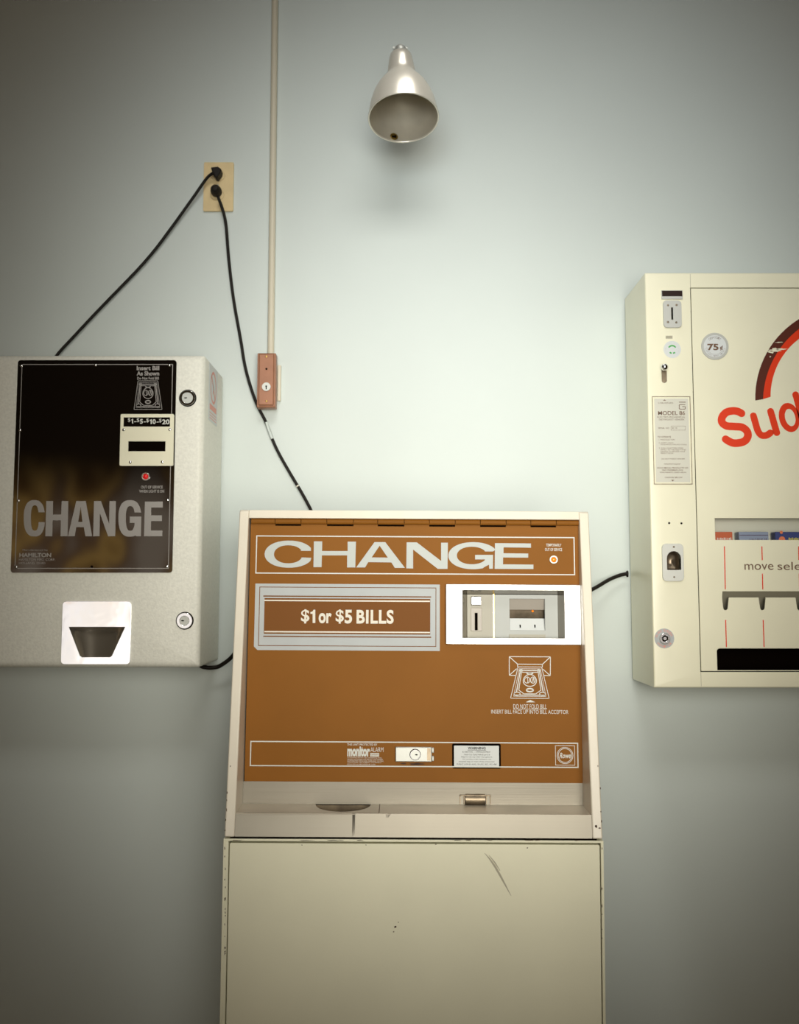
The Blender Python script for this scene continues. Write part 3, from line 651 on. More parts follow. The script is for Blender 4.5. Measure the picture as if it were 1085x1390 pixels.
# ledge plate with half round cup opening
LF = Frame(YF.p(0, vL, 0), U, BK)                          # u right, v back, w up
def lu(px, py): return LF.uv(px, py)
ul = [lu(429, 1090.5)[0], lu(504, 1090.5)[0]]; cm = (ul[0]+ul[1])/2; cr = (ul[1]-ul[0])/2
vb = -wR; vf_ = lu(466, 1101.5)[1]
half = [(cm+cr*math.cos(PI+PI*i/20), vb-.001+(vb-vf_)*math.sin(PI+PI*i/20)) for i in range(21)]
mb = MB(LF); mb.prism([(-(hw-th)+e, -wL+.001), (hw-th-e, -wL+.001), (hw-th-e, vb), (-(hw-th)+e, vb)], -.002, -.0003, [half]); LG = mb.build('coin_ledge', mat('ledge_steel', (.55, .50, .41), .35, .45, mott=.25, mscale=9), CM, CM)
mb = MB(LF); n = len(half); vs = []
for k_, (sc, dz) in enumerate(((1, -.0005), (.95, -.006), (.8, -.012), (.4, -.015))):
    for x, y in half: vs.append(LF.p(cm+(x-cm)*sc, vb-.001+(y-vb+.001)*sc, dz))
mb.add(vs, [(a*n+i, a*n+i+1, (a+1)*n+i+1, (a+1)*n+i) for a in range(3) for i in range(n-1)]+[tuple(3*n+i for i in range(n)), (0, n, 2*n, 3*n, 4*n-1, 3*n-1, 2*n-1, n-1)]); mb.build('coin_scoop', mat('scoop_metal', (.20, .15, .09), .5, .3, mott=.5, mscale=50), LG, CM, smooth=True)
c0_, c1_ = lu(410, 1103)[0], lu(515, 1100)[0]
mb = MB(LF); mb.path([(lu(330, 1103)[0], -wL+.006), (c1_, -wL+.006), (c1_, vb)], .0012, .0001); mb.build('ledge_seam', M_rust, LG, CM)
# riser with coin return opening
ro = YF.rect(631, 1079.8, 659.5, 1093, wR)
dbot = FD.p(0, 0, 0)
vR = (dbot-YF.o).dot(UP)+.012
mb = MB(YF); mb.prism([(-(hw-th)+e, vL-.002), (ro[0], vL-.002), (ro[0], ro[3]), (ro[1], ro[3]), (ro[1], vL-.002), (hw-th-e, vL-.002), (hw-th-e, vR), (-(hw-th)+e, vR)], wR-.0185, wR-.0003)
RS = mb.build('riser', M_steel, CM, CM)
# coin return drum and tabs
mb = MB(YF); mb.box(ro[0], ro[1], vL-.001, ro[3], wR-.018, wR-.016); RT = mb.build('coin_return', M_dirtym, CM, CM)
cv_ = (vL+ro[3])/2
mb = MB(); mb.lathe(YF.p(ro[0]+.001, cv_+.001, wR-.002), U, [(0, 0), (.0095, 0), (.0095, ro[1]-ro[0]-.002), (0, ro[1]-ro[0]-.002)], 24); mb.build('flap', M_dirtym, RT, CM, smooth=True)
mb = MB(YF)
for a, b in ((ro[0]-.0085, ro[0]-.0005), (ro[1]+.0005, ro[1]+.0085)):
    mb.box(a, a+.0012, vL+.001, ro[3]+.001, wR, wR+.004); mb.box(b-.0012, b, vL+.001, ro[3]+.001, wR, wR+.004)
mb.box(ro[0]-.0085, ro[1]+.0085, ro[3], ro[3]+.0015, wR, wR+.004)
mb.build('bracket', M_dirtym, RT, CM)
# stain above return and scoop on door bottom edge
def blot(mb, fr, px, py, rx, ry, w, n=14, jit=.35):
    pts = []
    for i in range(n):
        k = 1+random.uniform(-jit, jit); pts.append(fr.uv(px+rx*k*math.cos(2*PI*i/n), py+ry*k*math.sin(2*PI*i/n), w))
    mb.prism(pts, w, w)
mb = MB(FD)
for px, py, rx, ry in ((642, 1068.5, 7, 1.6), (655, 1067.5, 6, 1.3), (633, 1069, 4, 1.2), (566, 1037, 9, 1.6), (548, 1036.5, 4, .9)): blot(mb, FD, px, py, rx, ry, E)
mb.build('grime', M_rust, DR, CM)
# lower cabinet
vC = YF.uv(561, 1140)[1]; cbw = hw+.0012; z0c = -O.z+.0
floorv = -O.z+.0
fw = .0065
mb = MB(YF)
mb.box(-cbw, -cbw+.003, floorv+.06, vC, -.58, .0005); mb.box(cbw-.003, cbw, floorv+.06, vC, -.58, .0005)
mb.box(-cbw+.003, -cbw+.0085, floorv+.06, vC, -.03, .0002); mb.box(cbw-.0045, cbw-.003, floorv+.06, vC, -.03, .0002)
mb.box(-cbw+.003, cbw-.003, vC-.0035, vC, -.58, .0006); mb.box(-cbw+.003, cbw-.003, floorv+.06, floorv+.063, -.58, .0006); mb.box(-cbw+.003, cbw-.003, floorv+.063, vC-.0035, -.58, -.577)
CB = mb.build('cabinet_base', M_cab, CM, CM, bevel=.0006)
mb = MB(YF); mb.box(-cbw+.01, cbw-.01, vC, -.0004, -.57, -.004); mb.build('joint_gap_fill', M_gap, CM, CM)  # black filler painting the shade in the gap between hood and cabinet
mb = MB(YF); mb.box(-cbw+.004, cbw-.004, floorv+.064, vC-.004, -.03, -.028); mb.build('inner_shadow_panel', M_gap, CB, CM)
cd0, cd1 = -cbw+.0105, cbw-.0065
mb = MB(YF); mb.prism(rrect(cd0, cd1, floorv+.067, vC-.0065, .002), -.022, 0); CDR = mb.build('cabinet_door', M_cab, CM, CM, bevel=.0028, seg=3)
mb = MB(YF); mb.box(-cbw+.03, cbw-.03, floorv, floorv+.06, -.55, -.05); mb.build('plinth', M_blackm, CM, CM)
# scratches on cabinet door
mb = MB(YF)
def sc(pts, wd, w=.0003):
    q = [V(YF.uv(*p, w)) for p in pts]
    L = []; R = []
    for i, a in enumerate(q):
        d = (q[min(i+1, len(q)-1)]-q[max(i-1, 0)]).normalized(); n = V((-d.y, d.x)); t = wd*math.sin(PI*(i+.3)/(len(q)-.4))
        L.append(a+n*t/2); R.append(a-n*t/2)
    mb.prism([tuple(p) for p in L+R[::-1]], w, w)
sc([(658, 1158), (665, 1166), (672, 1176), (679, 1188), (686, 1201), (694, 1216)], .0035)
sc([(664, 1161), (672, 1171), (679, 1182)], .0022)
mb.build('scuff_mark', M_smudge, CDR, CM)
mb = MB(YF)
for px, py, r in ((537, 1258, 1.6), (541, 1252, .9), (534.5, 1265, .9), (592, 1146, 1), (497, 1147, .8), (716, 1151, .9), (410, 1147, .8)): blot(mb, YF, px, py, r, r*.8, .0004, 8)
mb.build('paint_chip', M_rust, CDR, CM)
mb = MB(FS)
for px, py, rx, ry in ((308.5, 1076, .9, 2.2), (308, 1086, .6, 1.5), (307.5, 1099, .7, 2.4), (306.3, 1113, .8, 1.6), (305.6, 1127, .6, .8), (809.5, 1122, 1.5, 1.8), (814, 1124, 1.7, 1.1), (815.4, 1070, .6, 1.2), (816, 1102, .8, .9), (817, 1115, .5, 2), (313, 1040, .5, 1.2), (812, 1040, .5, 1.6)):
    blot(mb, FS, px, py, rx, ry, .0004, 8)
mb.build('paint_chip', M_rust, CM, CM)
mb = MB(YF)
for k in range(26):
    px = random.choice((305.2, 306.0, 817.6)); blot(mb, YF, px, random.uniform(1142, 1296), .5, random.uniform(.6, 2.4), .0009, 7)
for k in range(12): blot(mb, YF, random.uniform(320, 810), 1140.7, random.uniform(2, 9), .45, .0009, 8)
mb.build('edge_wear', M_rust, CB, CM)

# ------------------------------------------------------------------ right vending machine
FR = wallf(-.225)
u0 = FR.uv(882, 651)[0]; v1 = FR.uv(980, 370.3)[1]; v0 = FR.uv(980, 933.6)[1]; u1 = u0+.62
VM = thing('vending_machine', 'cream wall mounted soap vending machine with red lettering, at the right edge', 'vending machine', V(((u0+u1)/2, -.012, v0)))
dx0 = FR.uv(945.2, 651)[0]; dy1 = FR.uv(1010, 391.5)[1]; dy0 = FR.uv(1010, 911)[1]; dx1 = u1-.03
def ru(x, y, w=0): return FR.uv(x, y, w)
win = FR.rect(971, 703.4, 1300, 733); wx1 = dx1-.03
winp = [(win[0], win[2]), (wx1, win[2]), (wx1, win[3]), (win[0], win[3])]
vend = FR.rect(973.8, 880.2, 1300, 909.8); r3 = .006
vendp = [(vend[0], vend[2]), (wx1, vend[2]), (wx1, vend[3])]+[(vend[0]+r3-r3*math.sin(a*PI/8), vend[3]-r3+r3*math.cos(a*PI/8)) for a in range(5)]
# comb shaped selector slot
y_top = ru(1000, 802.6)[1]; y_mid = ru(1000, 811)[1]; y_bot = ru(1000, 828.4)[1]
pitch = ru(1035.3, 815)[0]-ru(985.2, 815)[0]; c0x = ru(985.0, 815)[0]
k1 = FR.len(1, 985, 815)
nt_ = 7
comb = [(c0x-4.2*k1, y_top)]
xe = c0x+pitch*(nt_-1)+4.5*k1
low = []
for i in range(nt_):
    c = c0x+pitch*i; l = 4.2 if i == 0 else 4.8
    low += [(c-l*k1, y_mid)]+[(c+3.1*k1*math.cos(PI+PI*a/6), y_bot+3.1*k1+3.1*k1*math.sin(PI+PI*a/6)) for a in range(7)]+[(c+4.8*k1, y_mid)]
comb = [(low[0][0], y_top)]+low+[(low[-1][0], y_top)]
# cutout for the door opening in cabinet front
g = .0018
dop = [(dx0-g, dy0-g), (dx1+g, dy0-g), (dx1+g, dy1+g), (dx0-g, dy1+g)]
# coin cup hole in column
hx, hy = ru(914.4, 761)
cpo = FR.rect(905, 748.4, 923.9, 773.7)
rr_ = (cpo[1]-cpo[0])/2
cuph = [(cpo[0]+.001, cpo[2]), (cpo[1]-.001, cpo[2]), (cpo[1], cpo[2]+.002)]+[(cpo[0]+rr_+rr_*math.cos(PI*a/12), cpo[3]-rr_+rr_*math.sin(PI*a/12)) for a in range(13)]+[(cpo[0], cpo[2]+.002)]
mb = MB(FR); roundbox(mb, u0, u1, v0, v1, .210, .0035, .002, [dop, cuph], .012)
mb.build('cabinet', M_vend, VM, VM, smooth=True)
mb = MB(FR); mb.prism([(dx0, dy0), (dx1, dy0), (dx1, dy1), (dx0, dy1)], -.004, .0004, [winp, comb, vendp])
VD = mb.build('front_door', M_vend, VM, VM, bevel=.0007)
mb = MB(FR); mb.box(dx0-.0016, dx0+.02, dy0-.0016, dy1+.0016, -.0085, -.0065); mb.box(dx0, dx1, dy1-.02, dy1+.0016, -.0085, -.0065); mb.box(dx0, dx1, dy0-.0016, dy0+.002, -.0085, -.0065)
mb.build('door_gap_strip', M_gap, VM, VM)  # black strips behind the door edges, shade of the gap as colour
mb = MB(FR)
s1 = ru(939.5, 380)[0]
mb.box(dx0-.0012, dx0-.0004, dy1+.002, v1-.003, .0001, .0002); mb.box(dx0-.0012, dx0-.0004, v0+.003, dy0-.002, .0001, .0002); mb.build('panel_seam', M_smudge, VM, VM)
for x in (u0+.06, u1-.1): mb = MB(WF); mb.box(x, x+.04, v0+.1, v1-.1, .0005, .0145); mb.build('mounting_rail', M_blackm, VM, VM)
# interior compartments
def tray(z0_, z1_, dp, m, nm):
    mb = MB(FR); mb.box(win[0]-.03, wx1+.01, z0_, z1_, -dp-.002, -dp); return mb.build(nm, m, VM, VM)
tray(win[2]-.03, win[3]+.03, .05, mat('display_liner', (.72, .72, .60), .5), 'display_back')
mb = MB(FR); mb.add([FR.p(c0x-.02, y_top+.004, -.0045), FR.p(xe+.02, y_top+.004, -.0045), FR.p(xe+.02, y_bot-.004, -.06), FR.p(c0x-.02, y_bot-.004, -.06)], [(0, 1, 2, 3)]); mb.build('selector_chute', M_smudge, VM, VM)
mb = MB(FR); mb.box(vend[0]-.02, wx1+.02, vend[2]-.015, vend[3]+.02, -.102, -.1); mb.box(vend[0]-.02, wx1+.02, vend[3]+.02, vend[3]+.022, -.1, -.006); mb.box(vend[0]-.022, vend[0]-.02, vend[2]-.015, vend[3]+.02, -.1, -.006); mb.box(vend[0]-.02, wx1+.02, vend[2]-.012, vend[2]-.008, -.1, -.006)
mb.build('delivery_bin', M_gap, VM, VM)
# print on the door
Z = .0009
def C5(x, y): return ru(950+x/8.037, 690+y/8.037, Z)
wd = FR.len(1.4, 1000, 760)
for (a, b) in (((271, 415), (281, 885)), ((680, 415), (684, 565)), ((686, 712), (690, 885))): mb = MB(FR); mb.line(C5(*a), C5(*b), wd, Z); mb.build('guide_line', M_red, VD, VM)
for (xa, ya, xb, yb) in ((985.4, 841.5, 986.4, 878.2), (1036.4, 841.5, 1037.6, 878.2), (1084.6, 741.6, 1084.9, 760), (1085.4, 778.5, 1086, 800)): mb = MB(FR); mb.line(ru(xa, ya, Z), ru(xb, yb, Z), wd, Z); mb.build('guide_line', M_red, VD, VM)
def C3(x, y): return ru(940+x/6.952, 420+y/6.952, Z)
k = FR.len(1/6.952, 1000, 560)
def strk(pts, w): mb.stroke([C3(*p) for p in pts], w*k, Z-.0002, Z)
mb = MB(FR); strk([(465, 980), (430, 963), (385, 957), (325, 970), (285, 1012), (280, 1062), (322, 1098), (400, 1105), (470, 1112), (516, 1148), (526, 1195), (498, 1240), (440, 1260), (385, 1260), (345, 1243), (316, 1225)], 73)
mb.build('letter', M_red, VD, VM)['label'] = 'rounded red letter S'; mb = MB(FR)
strk([(578, 1004), (598, 1075), (622, 1150), (655, 1187), (700, 1188), (738, 1165)], 64)
strk([(740, 962), (768, 1060), (798, 1163)], 64)
mb.build('letter', M_red, VD, VM)['label'] = 'rounded red letter u'; mb = MB(FR)
dc, da = V((917, 1020)), math.radians(-14)
ro_, ri_ = [], []
for i in range(36):
    t = 2*PI*i/36
    for (rx, ry, L_) in ((97, 140, ro_), (48, 83, ri_)):
        x, y = rx*math.cos(t), ry*math.sin(t); L_.append(C3(dc.x+x*math.cos(da)-y*math.sin(da)+(8 if L_ is ri_ else 0), dc.y+x*math.sin(da)+y*math.cos(da)))
mb.prism(ro_, Z-.0002, Z, [ri_])
strk([(977, 805), (1010, 920), (1058, 1108)], 64)
mb.build('letter', M_red, VD, VM)['label'] = 'rounded red letter d'
# arch
def circ3(a, b, c):
    ax, ay = a; bx, by = b; cx, cy = c
    d = 2*(ax*(by-cy)+bx*(cy-ay)+cx*(ay-by))
    ux = ((ax*ax+ay*ay)*(by-cy)+(bx*bx+by*by)*(cy-ay)+(cx*cx+cy*cy)*(ay-by))/d
    uy = ((ax*ax+ay*ay)*(cx-bx)+(bx*bx+by*by)*(ax-cx)+(cx*cx+cy*cy)*(bx-ax))/d
    return V((ux, uy)), math.hypot(ax-ux, ay-uy)
def arcpts(a, b, c, n=24, up=True):
    A, B, C_ = ru(*a, Z), ru(*b, Z), ru(*c, Z); o, r = circ3(A, B, C_)
    t0 = math.atan2(A[1]-o.y, A[0]-o.x)
    if t0 < 0: t0 += 2*PI
    t1 = PI/2
    return [(o.x+r*math.cos(t0+(t1-t0)*i/n), o.y+r*math.sin(t0+(t1-t0)*i/n)) for i in range(n+1)]
a_o = arcpts((1025.6, 543.7), (1043.6, 474.7), (1085, 433)); a_m = arcpts((1036.2, 541.8), (1058.6, 474.0), (1085, 446.5)); a_i = arcpts((1046.4, 538.7), (1069, 475.2), (1085, 460))
mb = MB(FR); mb.prism(a_o+a_m[::-1], Z, Z); mb.build('maroon_arch', M_dkbrown, VD, VM)
mb = MB(FR); mb.prism(a_m+a_i[::-1], Z, Z); mb.build('red_arch', M_red, VD, VM)
mb = MB(FR)
for px, py, rx, ry in ((1053, 475.5, 8, 2.2), (1062, 474, 7, 1.3), (1047, 478, 4, 1.5), (1058, 464.7, 5, .5), (1046, 484, 1, 1)): blot(mb, FR, px, py, rx, ry, Z+.0004, 16, .5)
mb.build('scratch', M_vend, VD, VM)
mb = MB(FR); text(mb, 'move', FR, (1011, 765.6, 1050.3, 773.6), Z, .0); text(mb, 'sele', FR, (1055.8, 762.8, 1087.5, 773.8), Z, .0); mb.build('selector_text', M_dktext, VD, VM)
# price badge
a, b = ru(970.5, 470.3); R = FR.len(18.6, 970, 470)
mb = MB(FR); mb.disc(a, b, R, .0005, .0022, 40); BD = mb.build('price_badge', M_alum, VM, VM, bevel=.0008)
mb = MB(FR); mb.disc(a, b, R*.82, .0022, .0026, 40); mb.build('badge_face', M_white, BD, VM)
mb = MB(FR); W4 = .0029
text(mb, '75', FR, (960.6, 466.7, 975.7, 475.6), W4, .035); text(mb, '¢', FR, (977.6, 469, 981.8, 476), W4, .02)
mb.build('badge_price', M_dktext, BD, VM)
mb = MB(FR)
def arctext(mb, word, cx, cy, r, a_mid, span, h, fr, w, flip=False):
    n = len(word)
    for i, ch in enumerate(word):
        if ch == ' ': continue
        t = a_mid+(span*(i/(n-1)-.5))*(1 if flip else -1)
        tm = MB(fr); text(tm, ch, fr, (900, 500, 900+h*.75, 500+h), w, .0)
        if not tm.v: continue
        c = sum(tm.v, V())/len(tm.v); rot = (t-PI/2) if not flip else (t+PI/2)
        for v in tm.v:
            d = v-c; x, y = d.dot(fr.u), d.dot(fr.v)
            q = fr.p(cx+r*math.cos(t)+x*math.cos(rot)-y*math.sin(rot), cy+r*math.sin(t)+x*math.sin(rot)+y*math.cos(rot), w); v.xyz = q
        mb.add(tm.v, tm.f)
arctext(mb, 'DEPOSIT', a, b, R*.66, PI/2, 1.25, 3.2, FR, W4)
arctext(mb, 'QUARTERS DIMES NICKELS', a, b, R*.72, -PI/2, 2.6, 1.8, FR, W4, True)
mb.prism([(a+R*.6*math.cos(t), b+R*.6*math.sin(t)) for t in [PI+.1+i*.12 for i in range(24)]]+[(a+R*.62*math.cos(t), b+R*.62*math.sin(t)) for t in [PI+.1+i*.12 for i in range(24)][::-1]], W4, W4)
mb.build('badge_text', M_greyink, BD, VM)
# column fittings
q = FR.rect(899, 394.6, 926.5, 402.2, .003); mb = MB(FR); mb.box(q[0]-.001, q[1]+.001, q[2]-.006, q[3]+.001, .0001, .0026); IW = mb.build('sold_out_window', M_alum, VM, VM, bevel=.0006)
mb = MB(FR); mb.box(*q, .0027, .003); mb.build('window_pane', mat('dark_pane', (.02, .007, .004), .3), IW, VM)
q = FR.rect(900.6, 407.8, 925.5, 444.7, .003); s = FR.rect(911.5, 417.2, 913.9, 434, .003)
mb = MB(FR); mb.prism(rrect(*q, .008), .0001, .004, [[(s[0], s[2]), (s[1], s[2]), (s[1], s[3]), (s[0], s[3])]]); CPp = mb.build('coin_slot_plate', M_alum, VM, VM, bevel=.0012)
mb = MB(FR); mb.box(*s, .0002, .0006); mb.build('coin_slot', M_gap, CPp, VM)
for px, py in ((907.1, 414.3), (918.7, 414), (907.1, 437.2), (918.4, 437.7)):
    x, y = ru(px, py, .004); mb = MB(FR); mb.dome(x, y, .0024, .004, .001, 12, 3); mb.build('screw', M_dirtym, CPp, VM, smooth='all')
q = FR.rect(904, 455.8, 913.2, 459.6, .0004); mb = MB(FR); mb.box(*q, .0001, .0003); mb.build('tape_residue', M_smudge, VM, VM)
a, b = ru(912.8, 474.4); R = FR.len(11.8, 912, 474)
mb = MB(FR); mb.disc(a, b, R, .0001, .0004, 36); SK = mb.build('round_sticker', M_white, VM, VM)
mb = MB(FR)
for t0, t1 in ((.5, 2.64), (-2.3, -1.75), (-1.4, -.85)):
    ts = [t0+(t1-t0)*i/10 for i in range(11)]
    mb.prism([(a+R*.53*math.cos(t), b+R*.53*math.sin(t)) for t in ts]+[(a+R*.36*math.cos(t), b+R*.36*math.sin(t)) for t in ts[::-1]], .0006, .0006)
mb.build('green_emblem', M_green, SK, VM)
mb = MB(FR); arctext(mb, 'MONITORED BY ALARM', a, b, R*.76, PI/2, 4.4, 1.7, FR, .0006); mb.build('sticker_text', M_paleink, SK, VM)
# return lever
q = FR.rect(898.5, 500, 905.6, 519.7, .001); mb = MB(FR); mb.prism(rrect(*q, (q[1]-q[0])*.48), .0001, .0006); LV = mb.build('return_lever', M_dirtym, VM, VM)
a, b = ru(902.8, 498.8, .02); R = FR.len(5, 900, 500)
mb = MB(FR); mb.lathe(FR.p(a, b+.001, .0006), FR.w, [(0, 0), (.0035, 0), (.0035, .012), (R*.7, .013), (R, .017), (R*.9, .021), (R*.5, .024), (0, .025)], 20); mb.build('knob', M_chrome, LV, VM, smooth='all')
# model plate
q = FR.rect(886.6, 538, 938.9, 657.6, .0008); mb = MB(FR); mb.box(*q, .0001, .0010); MP = mb.build('instruction_plate', M_dirtym, VM, VM)
q = FR.rect(887.6, 539, 937.9, 656.6, .0012); mb = MB(FR); mb.box(*q, .0010, .0013); mb.build('plate_rim', M_vend, MP, VM)
q = FR.rect(889.6, 541, 936, 654.6, .0015); mb = MB(FR); mb.box(*q, .0013, .0015); mb.build('plate_face', M_platef, MP, VM)
mb = MB(FR); W5 = .0018
def D2(x0, y0, x1, y1): return (870+x0/9.93, 530+y0/9.93, 870+x1/9.93, 530+y1/9.93)
for t, bb, bo_ in (('COIN RETURN', (235, 160, 435, 178), 0), ('MODEL 86', (235, 278, 598, 332), .012), ('ELECTRO-MECHANICAL', (225, 348, 600, 370), 0), ('DETERGENT VENDER', (248, 381, 590, 403), 0), ('SERIAL NO', (235, 497, 385, 516), 0), ('B 10', (428, 497, 490, 516), 0),
    ('TO OPERATE', (228, 615, 408, 637), .01), ('1. MAKE SELECTION', (245, 655, 458, 672), 0), ('2. INSERT COINS', (245, 699, 440, 714), 0), ('USE QUARTERS DIMES AND NICKELS', (270, 723, 620, 739), 0), ('3. PUSH SELECTOR LEVER', (245, 769, 575, 785), 0), ('FIRMLY TO THE RIGHT AND', (270, 792, 610, 808), 0), ('RELEASE TO RECEIVE YOUR', (270, 815, 600, 831), 0), ('PRODUCT BELOW', (270, 838, 440, 855), 0), ('DO NOT INSERT PENNIES', (280, 914, 595, 930), 0), ('MANUFACTURED BY', (315, 984, 540, 1000), 0), ('GOLD MEDAL PRODUCTS CO', (220, 1034, 640, 1053), .01), ('1825 FREEMAN AVE', (290, 1064, 570, 1083), .01), ('CINCINNATI, OHIO 45214', (260, 1096, 612, 1115), .01), ('CHANGE BELOW', (325, 1163, 565, 1182), .01)):
    text(mb, t, FR, D2(*bb), W5, bo_)
def DD(x, y): return ru(870+x/9.93, 530+y/9.93, W5)
mb.path([DD(410, 480), DD(600, 480), DD(600, 535), DD(410, 535)], .0005, W5, True)
mb.prism([DD(300, 138), DD(322, 122), DD(344, 138)], W5, W5); mb.prism([DD(410, 1205), DD(454, 1205), DD(432, 1225)], W5, W5)
mb.path([DD(518, 158), DD(605, 158)], .0015, W5)
mb.path([DD(600, 190), DD(525, 190), DD(520, 200), DD(520, 245), DD(530, 252), DD(595, 252), DD(602, 245), DD(602, 218), DD(560, 218)], .0014, W5)
mb.build('plate_text', M_dktext, MP, VM)
mb = MB(FR)
for px, py in ((908.7, 710), (925.3, 710.4)): x, y = ru(px, py); mb.disc(x, y, .0022, .0001, .0003)
mb.build('screw_hole', M_gap, VM, VM)
# coin return cup
q = FR.rect(899.4, 738, 928.4, 789, .004); mb = MB(FR); mb.prism(rrect(*q, .009), .0001, .005, [cuph]); CUP = mb.build('coin_return_cup', M_alum, VM, VM, bevel=.0016, seg=3)
mb = MB(FR); vs = []; n = len(cuph); cxu = (cpo[0]+cpo[1])/2; cyv = (cpo[2]+cpo[3])/2
for sc_, dz in ((1, .0045), (1, -.012), (.8, -.03), (.3, -.036)):
    for x, y in cuph: vs.append(FR.p(cxu+(x-cxu)*sc_, cyv+(y-cyv)*sc_, dz))
mb.add(vs, [(a_*n+i, a_*n+(i+1) % n, (a_+1)*n+(i+1) % n, (a_+1)*n+i) for a_ in range(3) for i in range(n)]+[tuple(3*n+i for i in range(n))]); mb.build('cup_well', M_dirtym, CUP, VM, smooth=True)
for px, py in ((915, 742.3), (915.6, 783.3)):
    x, y = ru(px, py, .005); mb = MB(FR); mb.dome(x, y, .002, .005, .0008, 12, 3); mb.build('screw', M_dirtym, CUP, VM, smooth='all')
# barrel lock with ring label
a, b = ru(902.1, 866.6); R = FR.len(13.4, 900, 866)
mb = MB(FR); mb.disc(a, b, R, .0001, .0004, 36); LKr = mb.build('lock_label', M_label, VM, VM)
mb = MB(FR); arctext(mb, 'ALARM SYSTEM', a, b, R*.80, PI/2+.1, 2.5, 3.2, FR, .0006); arctext(mb, 'MONITOR', a, b, R*.80, -PI/2, 1.8, 3.2, FR, .0006, True); mb.build('label_print', M_pinkred, LKr, VM)
mb = MB(FR); mb.ring(a, b, R*.30, R*.55, .0004, .007); LK = mb.build('barrel_lock', M_chrome, VM, VM, bevel=.001)
mb = MB(FR); mb.disc(a, b, R*.29, .0004, .005); mb.build('lock_core', M_gap, LK, VM); mb = MB(FR); mb.disc(a, b, R*.17, .005, .0065); mb.build('lock_pin', M_chrome, LK, VM)
# products
def pbox(label, x0, x1, m, m2, yoff, extra=None):
    Fb = wallf(-.225+.012+yoff)
    q = Fb.rect(x0, 722, x1, 733)
    zb = win[2]-.10; o = thing('detergent_box', label, 'box', V(((q[0]+q[1])/2, -.225+.03+yoff, zb)), 'detergent boxes in the vending machine window')
    mb = MB(Fb); mb.box(q[0], q[1], zb, q[3], -.026, 0); bx = mb.build('carton', m, o, o, bevel=.0006)
    mb = MB(Fb)
    for y in extra[0]: k = Fb.rect(x0+.6, y-.6, x1-.6, y+.6, .0002); mb.box(*k, .0001, .0003)
    if extra[1]:                               # worn, unreadable lettering: just the row of stroke tops the photo shows
        x, x1_ = extra[2][0], extra[2][2]
        while x < x1_: k = Fb.rect(x, extra[2][1]+random.uniform(0, .9), x+random.uniform(.7, 1.5), extra[2][3], .0004); mb.box(*k, .0003, .0004); x += random.uniform(1.8, 3)
    if len(extra) > 3:
        for e in extra[3]: x, y = Fb.uv(e[0], e[1], .0004); mb.disc(x, y, e[2]*.0015, .0003, .0004, 20)
    mb.build('carton_print', m2, o, o)
    return o
pbox('orange-red detergent carton at the left end of the vending machine window', 966, 994.6, mat('carton_orange', (.50, .10, .03), .4), M_paleink, 0, ((), 'row', (974, 729.5, 993, 735)))
pbox('pale blue-grey detergent carton, second in the vending machine window', 1003.4, 1043.6, mat('carton_blue', (.24, .29, .40), .4), mat('purple_ink', (.10, .08, .13), .4), 0, ((726.5,), 'row', (1018, 730.5, 1040, 736)))
pbox('navy blue detergent carton with orange and yellow print, right end of the window', 1052.7, 1094, mat('carton_navy', (.03, .05, .19), .4), mat('orange_ink', (.75, .20, .08), .4), 0, ((), '', None, ((1062, 732.5, 4.5), (1061, 722.6, 2.2))))
nb = [o for o in bpy.data.objects if o.name.startswith('carton_navy')]
Fb = wallf(-.213); mb = MB(Fb); 
for i in range(9): k = Fb.rect(1071+i*2.3, 729.8+(i % 2)*.7, 1072.5+i*2.3, 734, .0005); mb.box(*k, .0004, .0005)
po = [o for o in bpy.data.objects if o.get('label', '').startswith('navy blue')][0]
mb.build('yellow_print', mat('yellow_ink', (.65, .58, .08), .4), po, po)

# ------------------------------------------------------------------ lights, sky, camera
def spot(name, loc, tgt, energy, size, ang, col, blend=1):
    L = bpy.data.lights.new(name, 'SPOT'); L.energy = energy; L.shadow_soft_size = size; L.spot_size = ang; L.spot_blend = blend; L.color = col
    o = bpy.data.objects.new(name, L); COL.objects.link(o); o.location = loc
    o.rotation_euler = (V(tgt)-V(loc)).to_track_quat('-Z', 'Y').to_euler(); return o
def area(name, loc, tgt, energy, sx, sy, col, spread=PI):
    L = bpy.data.lights.new(name, 'AREA'); L.shape = 'RECTANGLE'; L.size = sx; L.size_y = sy; L.energy = energy; L.color = col; L.spread = spread
    o = bpy.data.objects.new(name, L); COL.objects.link(o); o.location = loc
    o.rotation_euler = (V(tgt)-V(loc)).to_track_quat('-Z', 'Y').to_euler(); return o
spot('front_fill_spot', (.27, -2.6, 1.42), at(585, 740, 0), 172, .40, math.radians(50), (1, .955, .84))  # added spot beside the camera; its soft cone imitates lens vignetting
spot('upper_fill_spot', (-.15, -2.7, 1.95), at(705, 365, 0), 100, .42, math.radians(44), (.93, .99, 1.0))  # unseen spot added to brighten the upper middle of the wall
area('added_top_light', (.15, -2.5, 3.25), (.08, -.1, 1.9), 2.6, 1.2, .5, (1, .97, .90), math.radians(55))  # unseen area light, added to brighten the wall lamp from above
area('added_highlight_light', (.10, -.62, 3.28), (.05, -.5, 0), 1.6, .45, .25, (1, .97, .90), math.radians(60))  # unseen area light, added to put a highlight on the wall lamp
w = bpy.data.worlds.new('World'); S.world = w; w.use_nodes = True
nt = w.node_tree; bg = nt.nodes['Background']
tc = nt.nodes.new('ShaderNodeTexCoord'); sx = nt.nodes.new('ShaderNodeSeparateXYZ'); nt.links.new(tc.outputs['Generated'], sx.inputs[0])
def N(t, **k):
    n = nt.nodes.new(t)
    for a, b in k.items(): setattr(n, a, b)
    return n
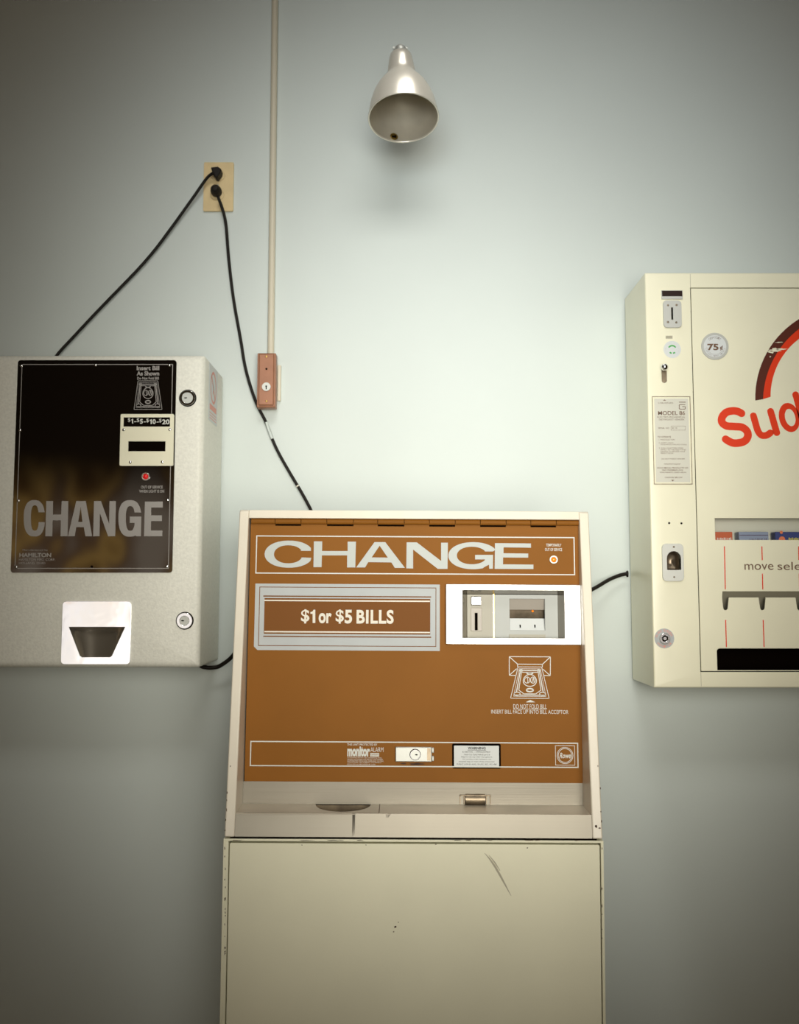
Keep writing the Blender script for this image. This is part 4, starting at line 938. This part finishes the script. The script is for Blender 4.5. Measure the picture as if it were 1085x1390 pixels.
def ramp(src, stops):
    r = N('ShaderNodeValToRGB'); e = r.color_ramp.elements
    e[0].position, e[0].color = stops[0][0], (*stops[0][1], 1); e[1].position, e[1].color = stops[-1][0], (*stops[-1][1], 1)
    for p, c in stops[1:-1]: q = e.new(p); q.color = (*c, 1)
    nt.links.new(src, r.inputs[0]); return r.outputs[0]
def mrange(src, a, b, c=0, d=1):
    m = N('ShaderNodeMapRange', interpolation_type='SMOOTHSTEP')
    for i_, v_ in zip((1, 2, 3, 4), (a, b, c, d)): m.inputs[i_].default_value = v_
    nt.links.new(src, m.inputs[0]); return m.outputs[0]
def mul(a, b):
    m = N('ShaderNodeMath', operation='MULTIPLY'); nt.links.new(a, m.inputs[0]); nt.links.new(b, m.inputs[1]); return m.outputs[0]
# dim interior all round
base = ramp(mrange(sx.outputs['Z'], -1, 1), [(0, (.05, .026, .008)), (.5, (.026, .016, .006)), (1, (.012, .01, .006))])
# bright street seen through the shop front behind the camera
front = mrange(sx.outputs['Y'], -.6, -.8)
mask = mul(mul(mul(mrange(sx.outputs['Z'], -.115, -.085), mrange(sx.outputs['Z'], .12, .05)), mul(mrange(sx.outputs['X'], -.40, -.36), mrange(sx.outputs['X'], .26, .20))), front)
ns = N('ShaderNodeTexNoise'); ns.inputs['Scale'].default_value = 19; ns.inputs['Detail'].default_value = 2
mp = N('ShaderNodeMapping'); mp.inputs['Scale'].default_value = (1, 1, .55); mp.inputs['Location'].default_value = (.3, .1, .2); nt.links.new(tc.outputs['Generated'], mp.inputs[0]); nt.links.new(mp.outputs[0], ns.inputs['Vector'])
trees = ramp(ns.outputs['Fac'], [(.36, (.06, .03, .015)), (.45, (.5, .22, .06)), (.52, (2.2, 1.3, .35)), (.58, (.6, .33, .18)), (.66, (1.5, 1.2, .9))])
pav = mrange(sx.outputs['Z'], .022, -.012)
mA = N('ShaderNodeMix', data_type='RGBA'); nt.links.new(pav, mA.inputs[0]); nt.links.new(trees, mA.inputs[6]); 
nt.links.new(ramp(ns.outputs['Fac'], [(.40, (.35, .32, .28)), (.5, (1.25, 1.2, 1.15)), (.60, (.9, .8, .66)), (.68, (1.7, 1.6, 1.5))]), mA.inputs[7])
mB = N('ShaderNodeMix', data_type='RGBA'); nt.links.new(mask, mB.inputs[0]); nt.links.new(base, mB.inputs[6]); nt.links.new(mA.outputs[2], mB.inputs[7])
nt.links.new(mB.outputs[2], bg.inputs[0]); bg.inputs[1].default_value = 1
cam = bpy.data.cameras.new('Camera'); co = bpy.data.objects.new('Camera', cam); COL.objects.link(co)
co.location = CAM; co.rotation_euler = (PI/2+PT, 0, 0)
cam.sensor_fit = 'VERTICAL'; cam.sensor_height = 24; cam.lens = F/1390*24; cam.shift_y = -(695-CY)/1390.0
cam.dof.use_dof = True; cam.dof.focus_distance = 2.02; cam.dof.aperture_fstop = 4.0
S.camera = co
vs_ = S.view_settings; vs_.view_transform = 'Standard'; vs_.look = 'None'; vs_.gamma = 1; vs_.use_curve_mapping = False; vs_.exposure = 0
